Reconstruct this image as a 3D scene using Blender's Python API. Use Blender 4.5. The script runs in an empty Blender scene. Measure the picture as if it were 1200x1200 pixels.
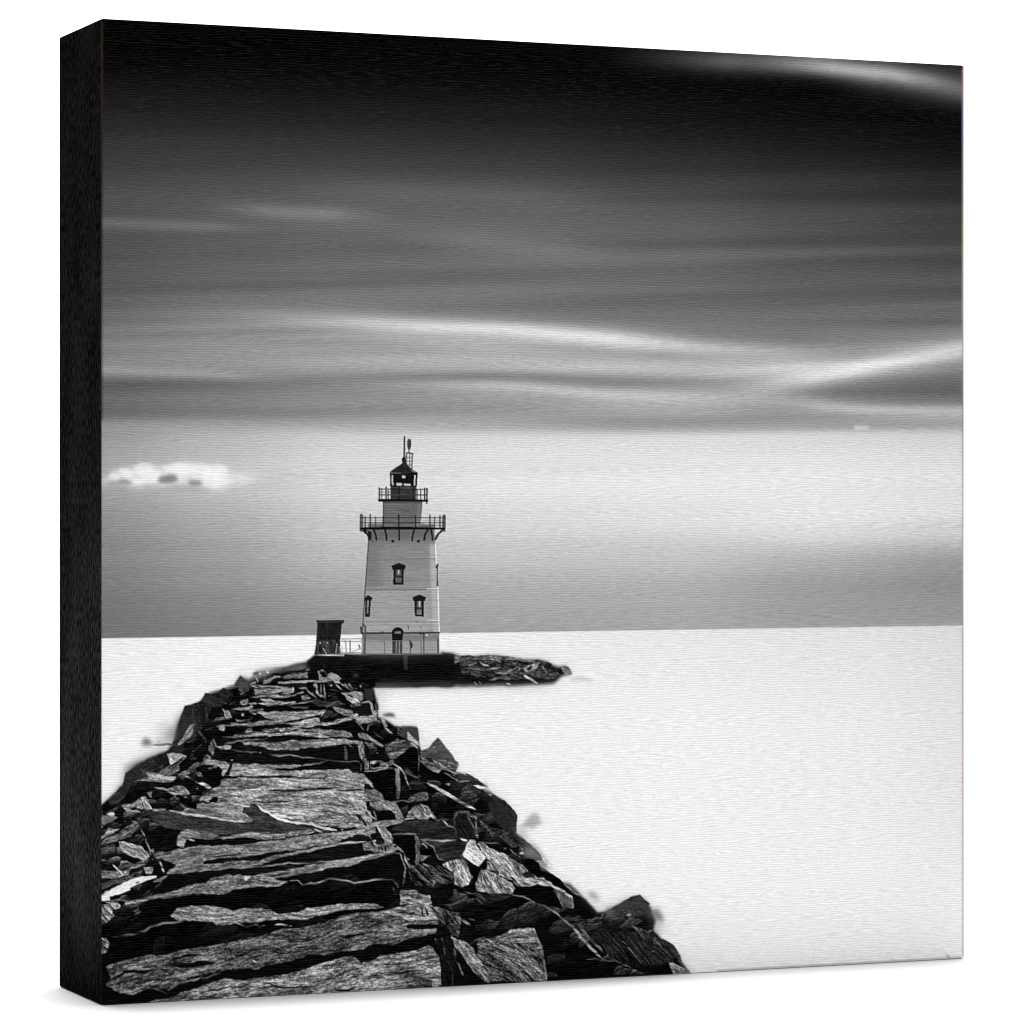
import bpy, math, random
import numpy as np
from mathutils import Vector

# =====================================================================
# A stretched canvas print (lighthouse photograph) standing on a white
# surface.  The picture on the canvas is flat ink: it is drawn here by
# code as tones on the canvas plane, and each printed thing (tower, rock,
# driftwood ...) is the piece of the canvas face that carries it.
# =====================================================================
S = bpy.context.scene
COL = S.collection
H = 0.30                       # canvas is 0.30 m x 0.30 m
DEPTH = 0.156 * H
N = 2400                       # drawing grid
G = 1200                       # mesh cells across the canvas
rng = np.random.default_rng(7)
random.seed(7)

# ---- sheet coordinates: the picture was measured on a 1200-unit sheet that
# shows the canvas turned by 22.7 degrees; turn those measures into canvas (u, v)
F0, X0, Z0, CT, ST = 4238.0, -0.41696, 3.666, 0.9227, 0.3855
uu = (np.arange(N) + .5) / N
vv = (np.arange(N) + .5) / N
Zu = Z0 + uu * ST
PXu = 600 + F0 * (X0 + uu * CT) / Zu                      # sheet x of each column
PX = np.broadcast_to(PXu[None, :], (N, N)).astype(np.float32)
PY = (600 + F0 * (vv[:, None] - .5) / Zu[None, :]).astype(np.float32)

def bbox(x0, y0, x1, y1, pad):
    x0 -= pad; x1 += pad; y0 -= pad; y1 += pad
    c0 = int(np.searchsorted(PXu, x0)); c1 = int(np.searchsorted(PXu, x1))
    if c1 <= c0: return None
    za, zb = Zu[c0], Zu[min(c1, N) - 1]
    vs = [(y - 600) / F0 * z + .5 for y in (y0, y1) for z in (za, zb)]
    r0 = max(0, int(min(vs) * N)); r1 = min(N, int(max(vs) * N) + 2)
    if r1 <= r0: return None
    return slice(r0, r1), slice(c0, c1)

# ---- noise fields (periodic, 1024 units, ~2 samples per sheet unit)
M = 1024
ky = np.fft.fftfreq(M)[:, None] * M
kx = np.fft.fftfreq(M)[None, :] * M
def field(lx, ly, seed):
    """gaussian-filtered white noise with correlation lengths lx, ly (samples)"""
    r = np.random.default_rng(seed).standard_normal((M, M))
    s = np.exp(-2 * (math.pi / M) ** 2 * ((kx * lx) ** 2 + (ky * ly) ** 2))
    f = np.fft.ifft2(np.fft.fft2(r) * s).real
    return ((f - f.mean()) / f.std()).astype(np.float32)
warp = field(9, 9, 1); warp2 = field(9, 9, 2); warpb = field(26, 26, 3); warpc = field(26, 26, 4)
g_fine = field(3.2, .85, 5); g_mid = field(13, 1.9, 6); g_big = field(22, 6, 7); g_iso = field(1.0, 1.0, 8)
crk = field(10, 1.9, 9); crk2 = field(16, 2.6, 10)
ridge = np.clip(1 - np.abs(crk) * 5.0, 0, 1) + .8 * np.clip(1 - np.abs(crk2) * 6.5, 0, 1)
GRAIN = .58 * g_fine + .52 * g_mid + .38 * g_big + .40 * g_iso - 1.25 * ridge
GRAIN += .35 * np.roll(ridge, -2, 0)                       # light lip beside each crack
GRAIN = (GRAIN - GRAIN.mean()) / GRAIN.std()

def samp(f, x, y):
    xi = np.floor(x).astype(np.int32); yi = np.floor(y).astype(np.int32)
    fx = (x - xi).astype(np.float32); fy = (y - yi).astype(np.float32)
    a = f[yi % M, xi % M]; b = f[yi % M, (xi + 1) % M]
    c = f[(yi + 1) % M, xi % M]; d = f[(yi + 1) % M, (xi + 1) % M]
    return (a * (1 - fx) + b * fx) * (1 - fy) + (c * (1 - fx) + d * fx) * fy

def blur(a, s):
    if s <= 0: return a
    r = max(1, int(3 * s)); k = np.exp(-.5 * (np.arange(-r, r + 1) / s) ** 2); k /= k.sum()
    p = np.pad(a, ((r, r), (0, 0)), mode='edge'); o = np.zeros_like(a)
    for i, w in enumerate(k): o += w * p[i:i + a.shape[0]]
    p = np.pad(o, ((0, 0), (r, r)), mode='edge'); o2 = np.zeros_like(a)
    for i, w in enumerate(k): o2 += w * p[:, i:i + a.shape[1]]
    return o2

def inside(X, Y, pts):
    m = np.zeros(X.shape, bool)
    n = len(pts)
    for i in range(n):
        xa, ya = pts[i]; xb, yb = pts[(i + 1) % n]
        if ya == yb: continue
        c = ((ya > Y) != (yb > Y)) & (X < (xb - xa) * (Y - ya) / (yb - ya) + xa)
        m ^= c
    return m

# ---------------------------------------------------------------- sky and sea
def table(cols, rows):
    ys = np.array([r[0] for r in rows], float); xs = np.array(cols, float)
    T = np.array([r[1:] for r in rows], float)
    # smooth across, then down
    cx = np.interp(PXu, xs, np.arange(len(xs)))
    i = np.clip(np.floor(cx).astype(int), 0, len(xs) - 2); t = cx - i; t = t * t * (3 - 2 * t) * .5 + t * .5
    R = T[:, i] * (1 - t) + T[:, i + 1] * t                # rows x N
    gy = np.interp(PY, ys, np.arange(len(ys)))
    j = np.clip(np.floor(gy).astype(int), 0, len(ys) - 2); q = (gy - j).astype(np.float32)
    ci = np.arange(N)[None, :]
    return (R[j, ci] * (1 - q) + R[j + 1, ci] * q).astype(np.float32)

sky = table([118, 250, 400, 600, 800, 950, 1129], [
    (20,   2, 2, 2, 2, 6, 8, 8), (60,   4, 4, 4, 4, 8, 8, 8), (80, 8, 8, 7, 5, 5, 5, 5),
    (100, 17, 16, 14, 10, 6, 3, 2),
    (130, 31, 30, 28, 24, 15, 9, 4), (160, 46, 47, 46, 41, 30, 22, 12), (200, 64, 69, 72, 68, 54, 43, 29),
    (240, 82, 91, 97, 93, 81, 66, 52), (270, 84, 94, 103, 106, 96, 81, 64), (300, 82, 96, 106, 110, 102, 88, 73),
    (340, 89, 102, 111, 113, 106, 95, 84), (370, 100, 112, 118, 118, 113, 106, 97), (400, 120, 134, 142, 144, 136, 128, 118),
    (425, 134, 148, 158, 162, 158, 150, 138), (445, 116, 132, 146, 152, 156, 148, 128), (465, 108, 122, 138, 154, 164, 146, 124),
    (480, 114, 128, 144, 158, 166, 158, 152), (495, 132, 146, 158, 162, 163, 162, 158), (503, 144, 162, 180, 186, 180, 176, 170),
    (511, 155, 186, 212, 220, 218, 216, 212), (540, 166, 194, 220, 230, 234, 234, 224), (570, 162, 190, 217, 230, 235, 236, 228),
    (600, 150, 180, 210, 222, 229, 234, 224), (630, 138, 165, 199, 209, 213, 218, 200), (655, 132, 155, 186, 196, 197, 180, 154),
    (680, 125, 148, 173, 182, 182, 161, 142), (710, 118, 136, 158, 169, 171, 158, 148), (735, 116, 130, 152, 164, 169, 158, 154),
    (760, 120, 134, 158, 168, 174, 162, 154)])
sky = blur(sky, 6)
sea = table([118, 250, 400, 600, 800, 1000, 1129], [  # sea ink lightened lower down to cancel the shade falling there
    (730, 232, 240, 246, 238, 232, 226, 218), (760, 240, 246, 248, 240, 236, 230, 222), (850, 244, 246, 246, 245, 244, 238, 228),
    (950, 246, 246, 247, 247, 246, 240, 232), (1050, 249, 249, 249, 249, 249, 246, 240), (1180, 250, 250, 250, 250, 250, 250, 248)])

def streak(a, amp, sig, pts, taper=(1, 1)):
    pts = [(pts[i], pts[i + 1]) for i in range(0, len(pts), 2)]
    xs = [p[0] for p in pts]; ys = [p[1] for p in pts]
    bb = bbox(min(xs), min(ys), max(xs), max(ys), sig * 4)
    if not bb: return
    X = PX[bb]; Y = PY[bb]
    yc = np.interp(X, xs, ys); t = (X - xs[0]) / (xs[-1] - xs[0])
    yc = yc + 1.5 * samp(warpb, X * .6, Y * .1)
    w = np.exp(-.5 * ((Y - yc) / sig) ** 2)
    if taper[0]: w = w * np.clip(t / .35, 0, 1) ** 1.3
    if taper[1]: w = w * np.clip((1 - t) / .35, 0, 1) ** 1.3
    a[bb] += amp * w * ((t >= 0) & (t <= 1))

for amp, sig, tp, pts in [
    (84, 10, (1, 0), [700, 64, 860, 71, 960, 80, 1040, 90, 1129, 106]),
    (66, 6, (1, 1), [880, 78, 990, 83, 1040, 86, 1150, 102]),
    (34, 10, (1, 0), [860, 62, 1000, 72, 1129, 84]), (18, 12, (1, 0), [960, 96, 1040, 104, 1129, 122]),
    (20, 4, (0, 1), [110, 261, 200, 264, 320, 270]), (30, 6, (1, 1), [230, 243, 340, 249, 470, 256]),
    (18, 8, (1, 1), [440, 276, 600, 288, 760, 294]), (10, 10, (1, 1), [300, 220, 520, 226, 800, 240]),
    (40, 13, (1, 1), [120, 366, 290, 371, 473, 384, 585, 389, 707, 398, 793, 405, 880, 413, 1040, 424]),
    (52, 6, (1, 1), [240, 370, 330, 373, 473, 380, 585, 385, 707, 393, 793, 402, 900, 413, 980, 420]),
    (-24, 6, (1, 1), [560, 408, 700, 413, 780, 414, 900, 418]), (-10, 8, (1, 1), [260, 394, 420, 400, 560, 402]),
    (-16, 7, (1, 1), [700, 388, 800, 392, 900, 400, 1060, 404]),
    (20, 10, (1, 1), [200, 414, 420, 418, 620, 424, 820, 430, 980, 432]),
    (26, 4, (0, 1), [110, 434, 220, 439, 360, 446]), (-8, 8, (0, 1), [110, 451, 250, 456, 420, 460, 600, 462]),
    (-30, 6, (1, 1), [340, 438, 500, 440, 655, 443, 800, 445, 960, 444]),
    (38, 5, (1, 1), [360, 447, 446, 449, 620, 453, 706, 460, 836, 464, 980, 467]),
    (16, 7, (1, 1), [520, 472, 706, 474, 880, 474, 1080, 472]),
    (-20, 8, (1, 1), [500, 484, 655, 489, 880, 491, 1129, 494]), (-10, 8, (0, 1), [110, 484, 300, 487, 500, 489]),
    (50, 7, (1, 0), [850, 456, 914, 451, 966, 443, 1036, 425, 1129, 408]),
    (14, 3, (1, 0), [700, 436, 860, 437, 1000, 428, 1129, 416]), (12, 3, (1, 1), [200, 392, 420, 396, 640, 402]), (12, 3, (1, 1), [440, 406, 620, 410, 800, 420]),
    (26, 14, (1, 0), [800, 446, 900, 440, 1000, 430, 1129, 404]),
    (-14, 8, (1, 0), [900, 462, 980, 456, 1040, 450, 1129, 442]), (-12, 7, (1, 0), [900, 465, 1000, 463, 1129, 460]),
    (34, 4.5, (1, 0), [880, 474, 1000, 479, 1129, 482])]:
    streak(sky, amp, sig, pts, tp)
# long faint wisps of different length, drawn out sideways
wis = field(150, 5.5, 21); wis2 = field(70, 2.5, 22)
env = np.interp(PY, [60, 200, 380, 500, 520, 760], [.5, 1.5, 5.5, 5.0, 1.2, 1.0])
sky += env * (samp(wis, PX * .8, PY + .02 * PX) + .55 * samp(wis2, PX * .8 + 90, PY + .02 * PX))

hor = 748 + (PX - 118) * (733 - 748) / (1129 - 118)
edge = np.clip((PY - hor) / 1.4 + .5, 0, 1)
VAL = sky * (1 - edge) + sea * edge
# dull grey line of haze where sea meets sky at the left
NAMES = ['sky', 'sea']; LASTID = 0
ID = np.where(PY > hor, 1, 0).astype(np.int16)

def blend(bb, a, tone): VAL[bb] = VAL[bb] * (1 - a) + tone * a

# ---- low cumulus at the left edge of the sky
def soft(pts, tone, sf, name=None, alpha=1.0, wob=1.2):
    global LASTID
    xs = [p[0] for p in pts]; ys = [p[1] for p in pts]
    bb = bbox(min(xs), min(ys), max(xs), max(ys), sf * 3 + 3)
    if not bb: return
    X = PX[bb]; Y = PY[bb]
    Xd = X + wob * samp(warp, X * 2, Y * 2); Yd = Y + wob * samp(warp2, X * 2, Y * 2)
    m = inside(Xd, Yd, pts)
    a = blur(m.astype(np.float32), sf * 2.1) * alpha
    blend(bb, a, tone)
    if name:
        NAMES.append(name); LASTID = len(NAMES) - 1
        sub = ID[bb]; sub[a > .5] = LASTID
def P(s): v = [float(q) for q in s.split()]; return [(v[i], v[i + 1]) for i in range(0, len(v), 2)]
soft(P('104 567 122 560 136 551 152 549 165 545 176 545 190 549 210 543 232 543 250 545 262 546 270 553 282 558 300 560 290 566 272 568 262 573 246 574 236 568 210 569 190 571 160 570 135 566'), 228, 4, 'cloud', .9, .8)
def puff(x, y, rx, ry, tone, sf, al):
    soft([(x + rx * math.cos(a) * (1 + .12 * math.sin(3 * a + x)), y + ry * math.sin(a)) for a in np.linspace(0, 2 * math.pi, 20)[:-1]], tone, sf, None, al, .5)
for q in [(147, 554, 9, 5), (168, 550, 11, 7), (178, 558, 13, 7), (204, 549, 14, 6), (218, 550, 16, 8), (236, 553, 14, 8), (252, 553, 14, 9), (252, 562, 16, 8), (160, 563, 11, 4), (134, 558, 6, 3)]:
    puff(*q, 245, 2.0, .75)
puff(285, 559, 22, 5, 232, 5, .5)
puff(196, 562, 11, 5, 136, 1.9, .95); puff(201, 559, 6, 4, 130, 1.6, .6)
puff(228, 566, 9, 3.5, 140, 1.9, .9)
puff(146, 565, 9, 3, 146, 1.8, .9); puff(132, 566, 8, 2.2, 150, 2, .8)
puff(212, 574, 40, 3, 172, 3, .7)
soft(P('1000 500 1014 498 1016 501 1002 503'), 225, 1.2, None, .9)

# ---------------------------------------------------------------- the drawing
TK = .90
DATA = """
# ---- platform, islet, hut, lighthouse
t 500 740 6
f 6 2.0 islet |-400 160 0 155 90 150 180 150 240 175 480 170 640 195 760 205 850 215 930 250 980 240 1020 290 950 320 900 360 780 375 560 380 0 385 -400 385
p 52 .9 0 - |240 176 300 168 360 176 420 168 480 176 520 172 560 180 600 178 640 192 700 194 760 206 820 208 880 225 860 250 700 240 440 215 240 215
p 78 .8 -10 - |430 178 500 168 560 176 620 182 650 196 560 200 470 196
f 60 2 - |0 372 560 370 780 368 560 384 0 388
p 110 .3 0 - |180 180 230 175 232 215 190 225
p 45 .9 10 - |230 195 640 205 880 240 930 300 880 330 560 340 240 300
l 165 2 |370 215 400 235 440 240
l 170 1.6 |440 195 480 205 500 198 520 215
p 120 .5 -20 - |580 280 640 240 660 250 660 270 580 290
p 3 .2 0 - |605 272 640 252 650 262 615 280
p 120 .6 -20 - |680 260 740 230 790 225 760 280 700 290
p 40 .6 0 - |705 262 745 240 735 270 712 280
l 185 1.4 |810 240 840 285
l 200 2.2 |680 310 780 365
p 95 .5 -10 - |430 340 540 310 560 320 470 345
l 130 1.5 |480 295 560 290 600 262
p 120 .4 0 - |440 255 520 250 510 265 450 268
p 95 .4 20 - |940 245 985 240 1020 290 990 310 960 290
l 170 1.5 |560 362 585 372
l 140 1.2 |330 355 355 378
l 140 1.2 |368 350 382 372
l 110 1.3 |290 245 350 220
f 190 2 - |1000 333 1160 332 1160 348 1020 350
j 0
t 350 700 6.6667
f 3 1.2 platform |60 500 120 455 370 440 500 445 1100 440 1180 437 1215 445 1215 660 1200 690 900 700 600 700 480 690 400 700 200 700
f 45 2 - |440 668 700 672 1200 655 1200 690 900 700 600 702 480 695
s 55 .7 5 |420 610 470 600 470 640 430 650
s 60 .6 4 |815 450 850 450 850 570 820 560
p 28 .5 90 hut |138 178 352 178 352 200 335 205 325 320 320 440 118 448 132 400 145 205
p 50 .3 0 hut |138 178 352 178 352 196 138 196
p 55 .7 90 hut |138 340 322 330 320 440 122 445
b 200 167 355 7
b 200 222 355 7
l 230 1.6 |150 452 350 455
l 210 1 |335 380 350 450
l 180 1 |300 360 288 435
l 190 1 |190 400 215 440
l 150 1.5 |320 390 330 440
l 190 2.2 |340 327 490 322
l 130 .9 |330 345 490 345
l 100 1 |366 340 370 430
l 90 1.2 |400 340 402 430
l 120 .9 |420 425 470 405
l 110 1.6 |470 372 478 400
l 120 .9 |335 437 490 432
t 400 620 8.5714
j 0
p 143 .06 0 lighthouse |268 -50 272 110 255 360 238 600 222 850 205 1050 203 1252 988 1252 985 1050 970 600 940 130 930 -50
s 96 .85 60 |255 -60 945 -60 945 120 262 150
s 116 .7 50 |235 100 400 100 400 600 225 600
s 130 .6 60 |400 120 900 120 900 400 400 400
s 164 .75 40 |225 610 880 610 900 900 215 900
s 172 .7 40 |210 900 900 900 900 1040 205 1040
s 118 .8 12 |205 1060 985 1060 985 1112 205 1112
s 162 .6 10 |240 1120 980 1120 980 1250 240 1250
s 192 .7 22 |885 150 940 150 985 1040 915 1040
l 235 1.6 |943 150 952 330 968 600 982 1040
l 240 1.0 |985 1060 990 1250
l 60 1.2 |270 60 272 110 255 360 238 600 222 850 207 1040
l 120 .8 |275 120 940 120
l 112 .8 |255 310 945 300
l 118 .7 |245 520 940 515
l 95 .9 |240 608 965 608
l 228 1 |860 601 968 601
l 118 .8 |225 930 980 932
l 215 1 |868 917 982 917
l 135 .7 |215 965 980 965
l 140 .7 |235 790 960 790
l 45 2.0 |205 1047 980 1041
p 24 .1 0 bracket |190 0 240 0 300 30 300 110 272 120 262 70
l 150 1 |255 20 262 40
l 24 2.0 |325 10 345 60 350 110
l 24 2.0 |435 0 450 60 453 110
l 24 1.8 |578 0 580 110
l 24 2.0 |730 10 715 60 710 115
l 24 2.2 |865 10 840 50 830 110
l 24 2.0 |900 10 910 60 915 110
l 24 2.6 |1020 5 970 50 945 100
l 215 1.5 |955 40 985 15
b 28 515 122 19
b 28 772 122 19
b 70 312 125 11
p 22 .1 0 window |503 368 575 340 647 366 638 405 625 408 622 558 518 558 522 408 512 405
p 75 .3 0 pane |545 408 605 408 603 472 545 472
p 95 .3 0 pane |545 482 603 482 603 540 545 540
p 185 .1 0 - |566 412 584 412 582 450 568 455
p 22 .1 0 window |712 686 780 658 848 684 840 720 828 724 825 878 737 878 733 724 722 720
p 85 .3 0 pane |757 724 805 724 805 790 757 790
p 110 .3 0 pane |757 800 803 800 803 860 757 860
p 190 .1 0 - |775 724 796 724 790 785 776 780
p 30 .1 0 window |229 690 266 662 313 690 302 714 295 718 285 884 236 884 240 718 232 714
p 125 .2 0 pane |258 716 276 716 268 850 255 850
p 45 .1 0 window |943 375 965 345 976 352 968 385 970 560 976 572 956 578 958 540 955 400
p 20 .1 0 door |506 1020 530 995 565 984 600 995 622 1020 612 1120 506 1120
p 120 .3 0 - |532 1028 595 1028 595 1052 532 1052
p 60 .3 90 door |512 1122 612 1122 609 1252 512 1252
p 115 .2 90 - |545 1130 558 1130 556 1250 545 1250
p 130 .2 90 - |575 1130 590 1130 590 1250 575 1250
l 70 1 |670 970 672 1005
b 55 797 985 9
b 80 755 932 7
b 240 857 1065 11
l 40 2.2 |790 1046 830 1046
l 60 1.2 |826 1050 828 1252
l 80 .9 |800 1120 800 1252
l 90 .9 |432 1130 434 1252
l 50 1.5 |968 1110 970 1252
l 60 2 |195 985 200 1045
l 85 2.4 |222 960 240 985 230 1252
l 70 2.4 |690 1125 700 1190
l 60 3.2 |700 1150 702 1175
l 70 1.2 |692 1190 690 1252
l 110 .8 |240 1128 980 1118
l 90 1.3 |200 1256 1010 1252
l 60 1.0 |140 1262 1010 1258
b 60 410 1035 12
b 80 350 550 5
b 80 405 555 8
b 95 465 490 6
b 100 415 410 6
b 105 490 178 6
b 110 490 635 7
b 110 775 380 6
t 400 490 8.5714
p 104 .08 0 tower_top |420 835 815 835 805 960 785 1100 425 1100
s 125 .6 10 |770 850 812 850 785 1090 740 1090
l 55 1.2 |420 840 422 1095
b 55 722 882 8
s 75 .7 8 |425 838 812 838 810 856 425 856
l 60 2.0 |633 188 630 395
p 62 .1 0 beacon |658 230 670 208 690 208 702 230 702 270 690 318 672 318 658 280
l 70 1.4 |678 318 678 345
j 0
l 70 1.5 |655 348 718 356
l 95 1 |655 350 655 500
l 85 1 |684 350 683 520
l 65 1.4 |712 358 705 525
l 90 .9 |655 395 712 395
l 90 .9 |655 432 710 432
l 90 .9 |655 470 710 470
l 90 .9 |655 505 708 505
l 80 1 |640 440 655 345
p 28 .1 0 roof |604 410 620 388 640 398 650 440 640 460 612 456
p 36 .4 60 roof |478 548 530 505 600 462 615 445 645 448 700 510 772 552
p 105 .2 0 - |690 512 712 515 760 545 715 542
p 18 .1 0 lantern |485 550 765 550 757 692 490 692
p 205 .05 0 - |504 572 519 572 519 655 504 655
p 215 .05 0 - |730 572 744 572 742 675 726 680
p 205 .05 0 - |606 574 642 574 642 602 606 602
p 200 .05 0 - |550 652 608 652 608 678 550 678
p 200 .05 0 - |626 656 700 662 690 680 626 678
p 190 .05 0 - |506 655 530 655 524 672 508 676
l 15 1.4 |535 560 535 640
l 15 1.2 |710 560 706 680
p 55 .3 0 - |490 690 752 690 748 822 490 822
l 35 1 |520 740 740 745
l 90 1 |600 705 700 705
l 45 1.6 |380 700 380 832
l 60 1 |405 705 405 825
l 40 1.6 |448 692 448 825
l 60 1 |470 715 470 825
l 25 1.6 |578 695 578 825
l 30 1.4 |725 700 725 825
l 60 1.1 |760 715 760 820
l 50 1.2 |795 712 795 822
l 40 1.6 |835 705 835 830
l 45 1.8 |860 708 856 855
l 60 1.1 |375 715 490 712
l 60 1.1 |745 715 862 715
l 60 1.1 |375 770 862 772
l 70 .8 |375 742 490 742
l 25 .9 |490 715 745 715
l 14 2.4 |375 824 500 822 720 826 862 830
l 18 1.6 |378 832 800 830
l 85 4 |200 978 198 1125
l 50 1.3 |238 990 238 1100
l 35 1.5 |288 970 288 1100
l 50 1.1 |343 990 343 1100
l 30 1.5 |420 985 420 1100
l 28 1.6 |575 972 577 1100
l 35 1.4 |742 975 744 1100
l 35 1.5 |888 975 890 1100
l 50 1.1 |935 990 935 1100
l 38 1.5 |988 980 988 1105
l 80 4 |1030 985 1028 1125
l 50 1 |195 1000 1035 1000
l 45 1 |195 1050 1035 1050
l 110 .8 |195 1025 420 1025
l 110 .8 |810 1025 1035 1025
l 90 .8 |215 1078 415 1078
l 90 .8 |800 1078 1010 1078
p 14 .1 0 gallery |188 1098 420 1092 700 1092 1040 1100 1038 1122 980 1116 230 1118 190 1124
# ---- jetty silhouette
j 1
t 0 0 1
f 3 1.3 jetty |110 1200 110 952 118 944 130 934 143 920 148 906 160 896 178 887 196 880 204 868 208 848 216 830 232 824 244 812 262 806 276 802 282 793 290 798 300 790 330 783 360 776 368 768 437 770 437 806 439 808 442 824 443 840 452 844 463 851 474 854 488 853 490 872 494 880 501 879 513 865 520 875 529 888 535 896 533 904 546 908 558 914 566 922 576 930 586 936 594 943 602 955 603 976 612 983 620 992 626 1002 632 1018 646 1028 657 1035 672 1042 686 1054 700 1069 712 1067 724 1060 738 1052 747 1050 757 1056 764 1066 768 1078 766 1090 776 1100 788 1108 794 1118 799 1128 808 1142 810 1200
t 0 0 1
m |0 0 1 1
k 6 46 17 .55 |446 850 500 880 545 915 600 980 640 1030 700 1075 760 1060 800 1140 640 1145 640 1090 560 1090 520 1060 470 1000 450 930 440 880
k 5 34 12 .45 |430 800 470 850 500 890 530 900 520 960 450 960 440 900 425 860
k 8 64 12 .6 |112 955 150 900 205 870 215 830 262 806 300 795 300 850 250 870 235 960 230 1000 190 1010 160 1080 112 1080
k 4 22 9 .4 |262 815 300 790 440 790 440 860 250 870
k 3 16 24 .4 |118 1060 300 1040 440 1020 470 1060 120 1140
t 0 0 1
p 34 .5 80 rock |205 867 209 846 216 827 238 821 247 832 233 862 213 869
p 30 .5 20 rock |235 823 240 811 251 815 262 805 271 811 262 826 246 831
p 46 .5 20 - |275 802 282 791 289 797 298 804 286 809
p 40 .5 10 rock |142 921 147 907 160 899 167 906 160 919 149 923
p 46 .6 -20 - |159 898 178 886 192 882 187 895 168 904
p 42 .5 -20 - |126 940 141 921 151 922 146 934 132 945
p 26 .5 20 - |178 888 197 879 204 867 216 872 206 890 186 898
p 34 .5 60 rock |577 931 592 939 606 954 605 978 590 973 578 958 572 944
p 42 .6 20 - |545 905 558 912 570 922 560 931 548 923
p 38 .6 30 - |611 982 628 995 637 1008 622 1009 607 997
p 36 .6 30 - |630 1012 648 1024 660 1036 648 1040 634 1028
p 44 .6 20 rock |711 1068 726 1059 738 1051 750 1049 761 1060 751 1073 726 1075
p 52 .6 40 - |463 850 474 853 489 852 491 866 478 868 466 860
p 40 .5 30 - |776 1100 788 1107 796 1120 786 1124 774 1112
t 118 840 10
f 45 5 - |850 290 930 0 1120 0 1000 180
f 110 2.5 - |480 335 482 290 520 250 562 258 600 312 590 340
f 120 3.5 - |640 320 660 265 705 290 730 330
f 120 6 - |740 250 790 160 830 120 880 170 850 270 760 310
f 150 6 - |650 130 720 110 800 90 780 150 680 170
l 90 2 |600 330 840 325
f 28 6 - |300 740 300 620 420 560 620 490 740 440 700 560 500 640
t 430 820 10
f 60 1.2 - |410 316 580 312 600 400 606 560 600 600 560 480 480 440 420 400
f 70 1.5 - |180 175 240 155 300 158 340 200 180 190
t 540 920 10
f 38 4 - |380 190 480 220 570 370 570 500 480 500 400 400 340 260
f 178 2.2 - |690 500 780 390 862 320 890 330 955 440 880 470 860 500
f 150 5 - |650 510 740 540 780 620 700 600
f 120 4 - |720 700 860 720 950 820 1000 910 1040 980 920 990 900 870 720 840
l 235 2 |960 850 1010 920
l 235 1.6 |1020 900 1040 960
l 232 3 |160 2 280 38 350 125
f 110 2 - |230 -10 290 -10 328 40
t 670 1030 8
f 62 3 - |330 320 420 262 520 205 620 165 690 200 740 265 750 320 740 400 700 330 600 262 460 285 360 370
f 118 3 - |735 290 800 268 850 340 850 390 780 380
f 110 7 - |760 380 830 400 800 500 860 560 760 500
f 105 3 - |130 130 200 140 275 205 200 180
f 100 3 - |320 290 345 262 400 290 360 370 320 340
# ---- top tile 260,760
t 260 760 12
f 125 3 - |430 350 520 305 640 285 740 260 800 290 1000 262 1160 230 1200 280 1200 325 900 325 700 340 600 400 520 440 430 400
f 70 3 - |200 480 240 430 265 380 320 420 400 420 390 500 240 560
p 215 .1 0 - |618 310 655 303 658 332 625 332
p 215 .1 0 - |510 335 545 345 518 372
f 60 1 - |420 350 500 335 500 365 440 375
p 20 .3 0 - |680 345 900 318 1100 300 1200 290 1200 320 1050 335 950 350 700 365
p 105 .4 0 rock |840 385 1000 350 1200 345 1200 405 1000 420 870 420
p 8 .2 0 - |660 470 760 410 830 400 900 425 1200 415 1200 445 800 452 700 490
p 155 .3 0 - |720 380 830 378 820 398 770 405 735 418 705 398
p 130 .4 -30 rock |590 440 650 410 690 388 725 410 690 440 640 480 570 490
l 90 1.3 |560 470 620 400 680 350
l 175 1.6 |470 400 495 440 505 480
p 160 .25 0 rock |790 460 980 448 1200 446 1200 478 960 482 770 492
p 15 .3 0 - |840 500 1000 482 1200 486 1200 545 1020 540 880 530
p 150 .35 5 rock |385 498 450 488 640 515 840 525 1015 552 1020 608 930 618 800 585 560 560 430 530
p 132 .35 0 rock |440 562 600 565 760 572 870 590 1015 560 1012 610 930 640 870 640 790 620 640 640 450 645
l 5 1.3 |450 512 540 545 760 560
l 205 1.8 |1000 545 1005 605
l 5 1.6 |780 625 860 618
p 138 .45 -3 rock |385 685 540 658 740 640 870 655 1000 640 1140 598 1165 608 1000 655 900 685 740 690 640 672 500 688
p 150 .3 0 rock |245 740 270 708 360 698 372 720 350 780 300 790 268 775
b 5 305 765 14
p 150 .3 0 rock |352 765 478 750 480 775 390 788
p 158 .35 3 rock |528 712 640 702 760 735 880 750 1040 733 1042 748 900 772 760 795 650 808 560 785 490 762 600 752
p 110 .6 0 rock |1112 655 1180 648 1200 660 1200 700 1150 725 1115 700
l 120 1.3 |920 795 1050 775 1200 755
l 90 1.2 |960 820 1080 835 1200 840
p 145 .35 -3 rock |120 852 200 828 300 812 430 803 440 818 370 852 250 855
p 125 .4 0 rock |385 855 560 845 590 862 480 870 395 895
p 152 .35 -3 slab |480 885 560 878 640 890 900 882 1200 890 1200 965 1000 1005 800 1030 690 992 600 972
p 150 .3 20 rock |420 890 480 905 490 920 440 915
p 148 .35 -5 rock |130 1035 250 1045 380 1055 520 1020 690 1005 800 1020 1000 1000 860 1045 700 1075 500 1085 370 1085 150 1062
p 150 .35 60 rock |30 885 90 868 140 960 62 998 38 950
p 165 .2 0 - |275 945 292 890 320 940
p 145 .3 -10 rock |185 985 270 1008 380 985 460 955 380 992 280 1020 215 1015
l 190 1.3 |0 850 40 900
p 100 .5 -5 rock |870 1060 1000 1040 1200 1015 1200 1090 1080 1080 960 1075
l 185 1.2 |980 1100 1090 1098
l 170 1 |1020 1050 1100 1052
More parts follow.
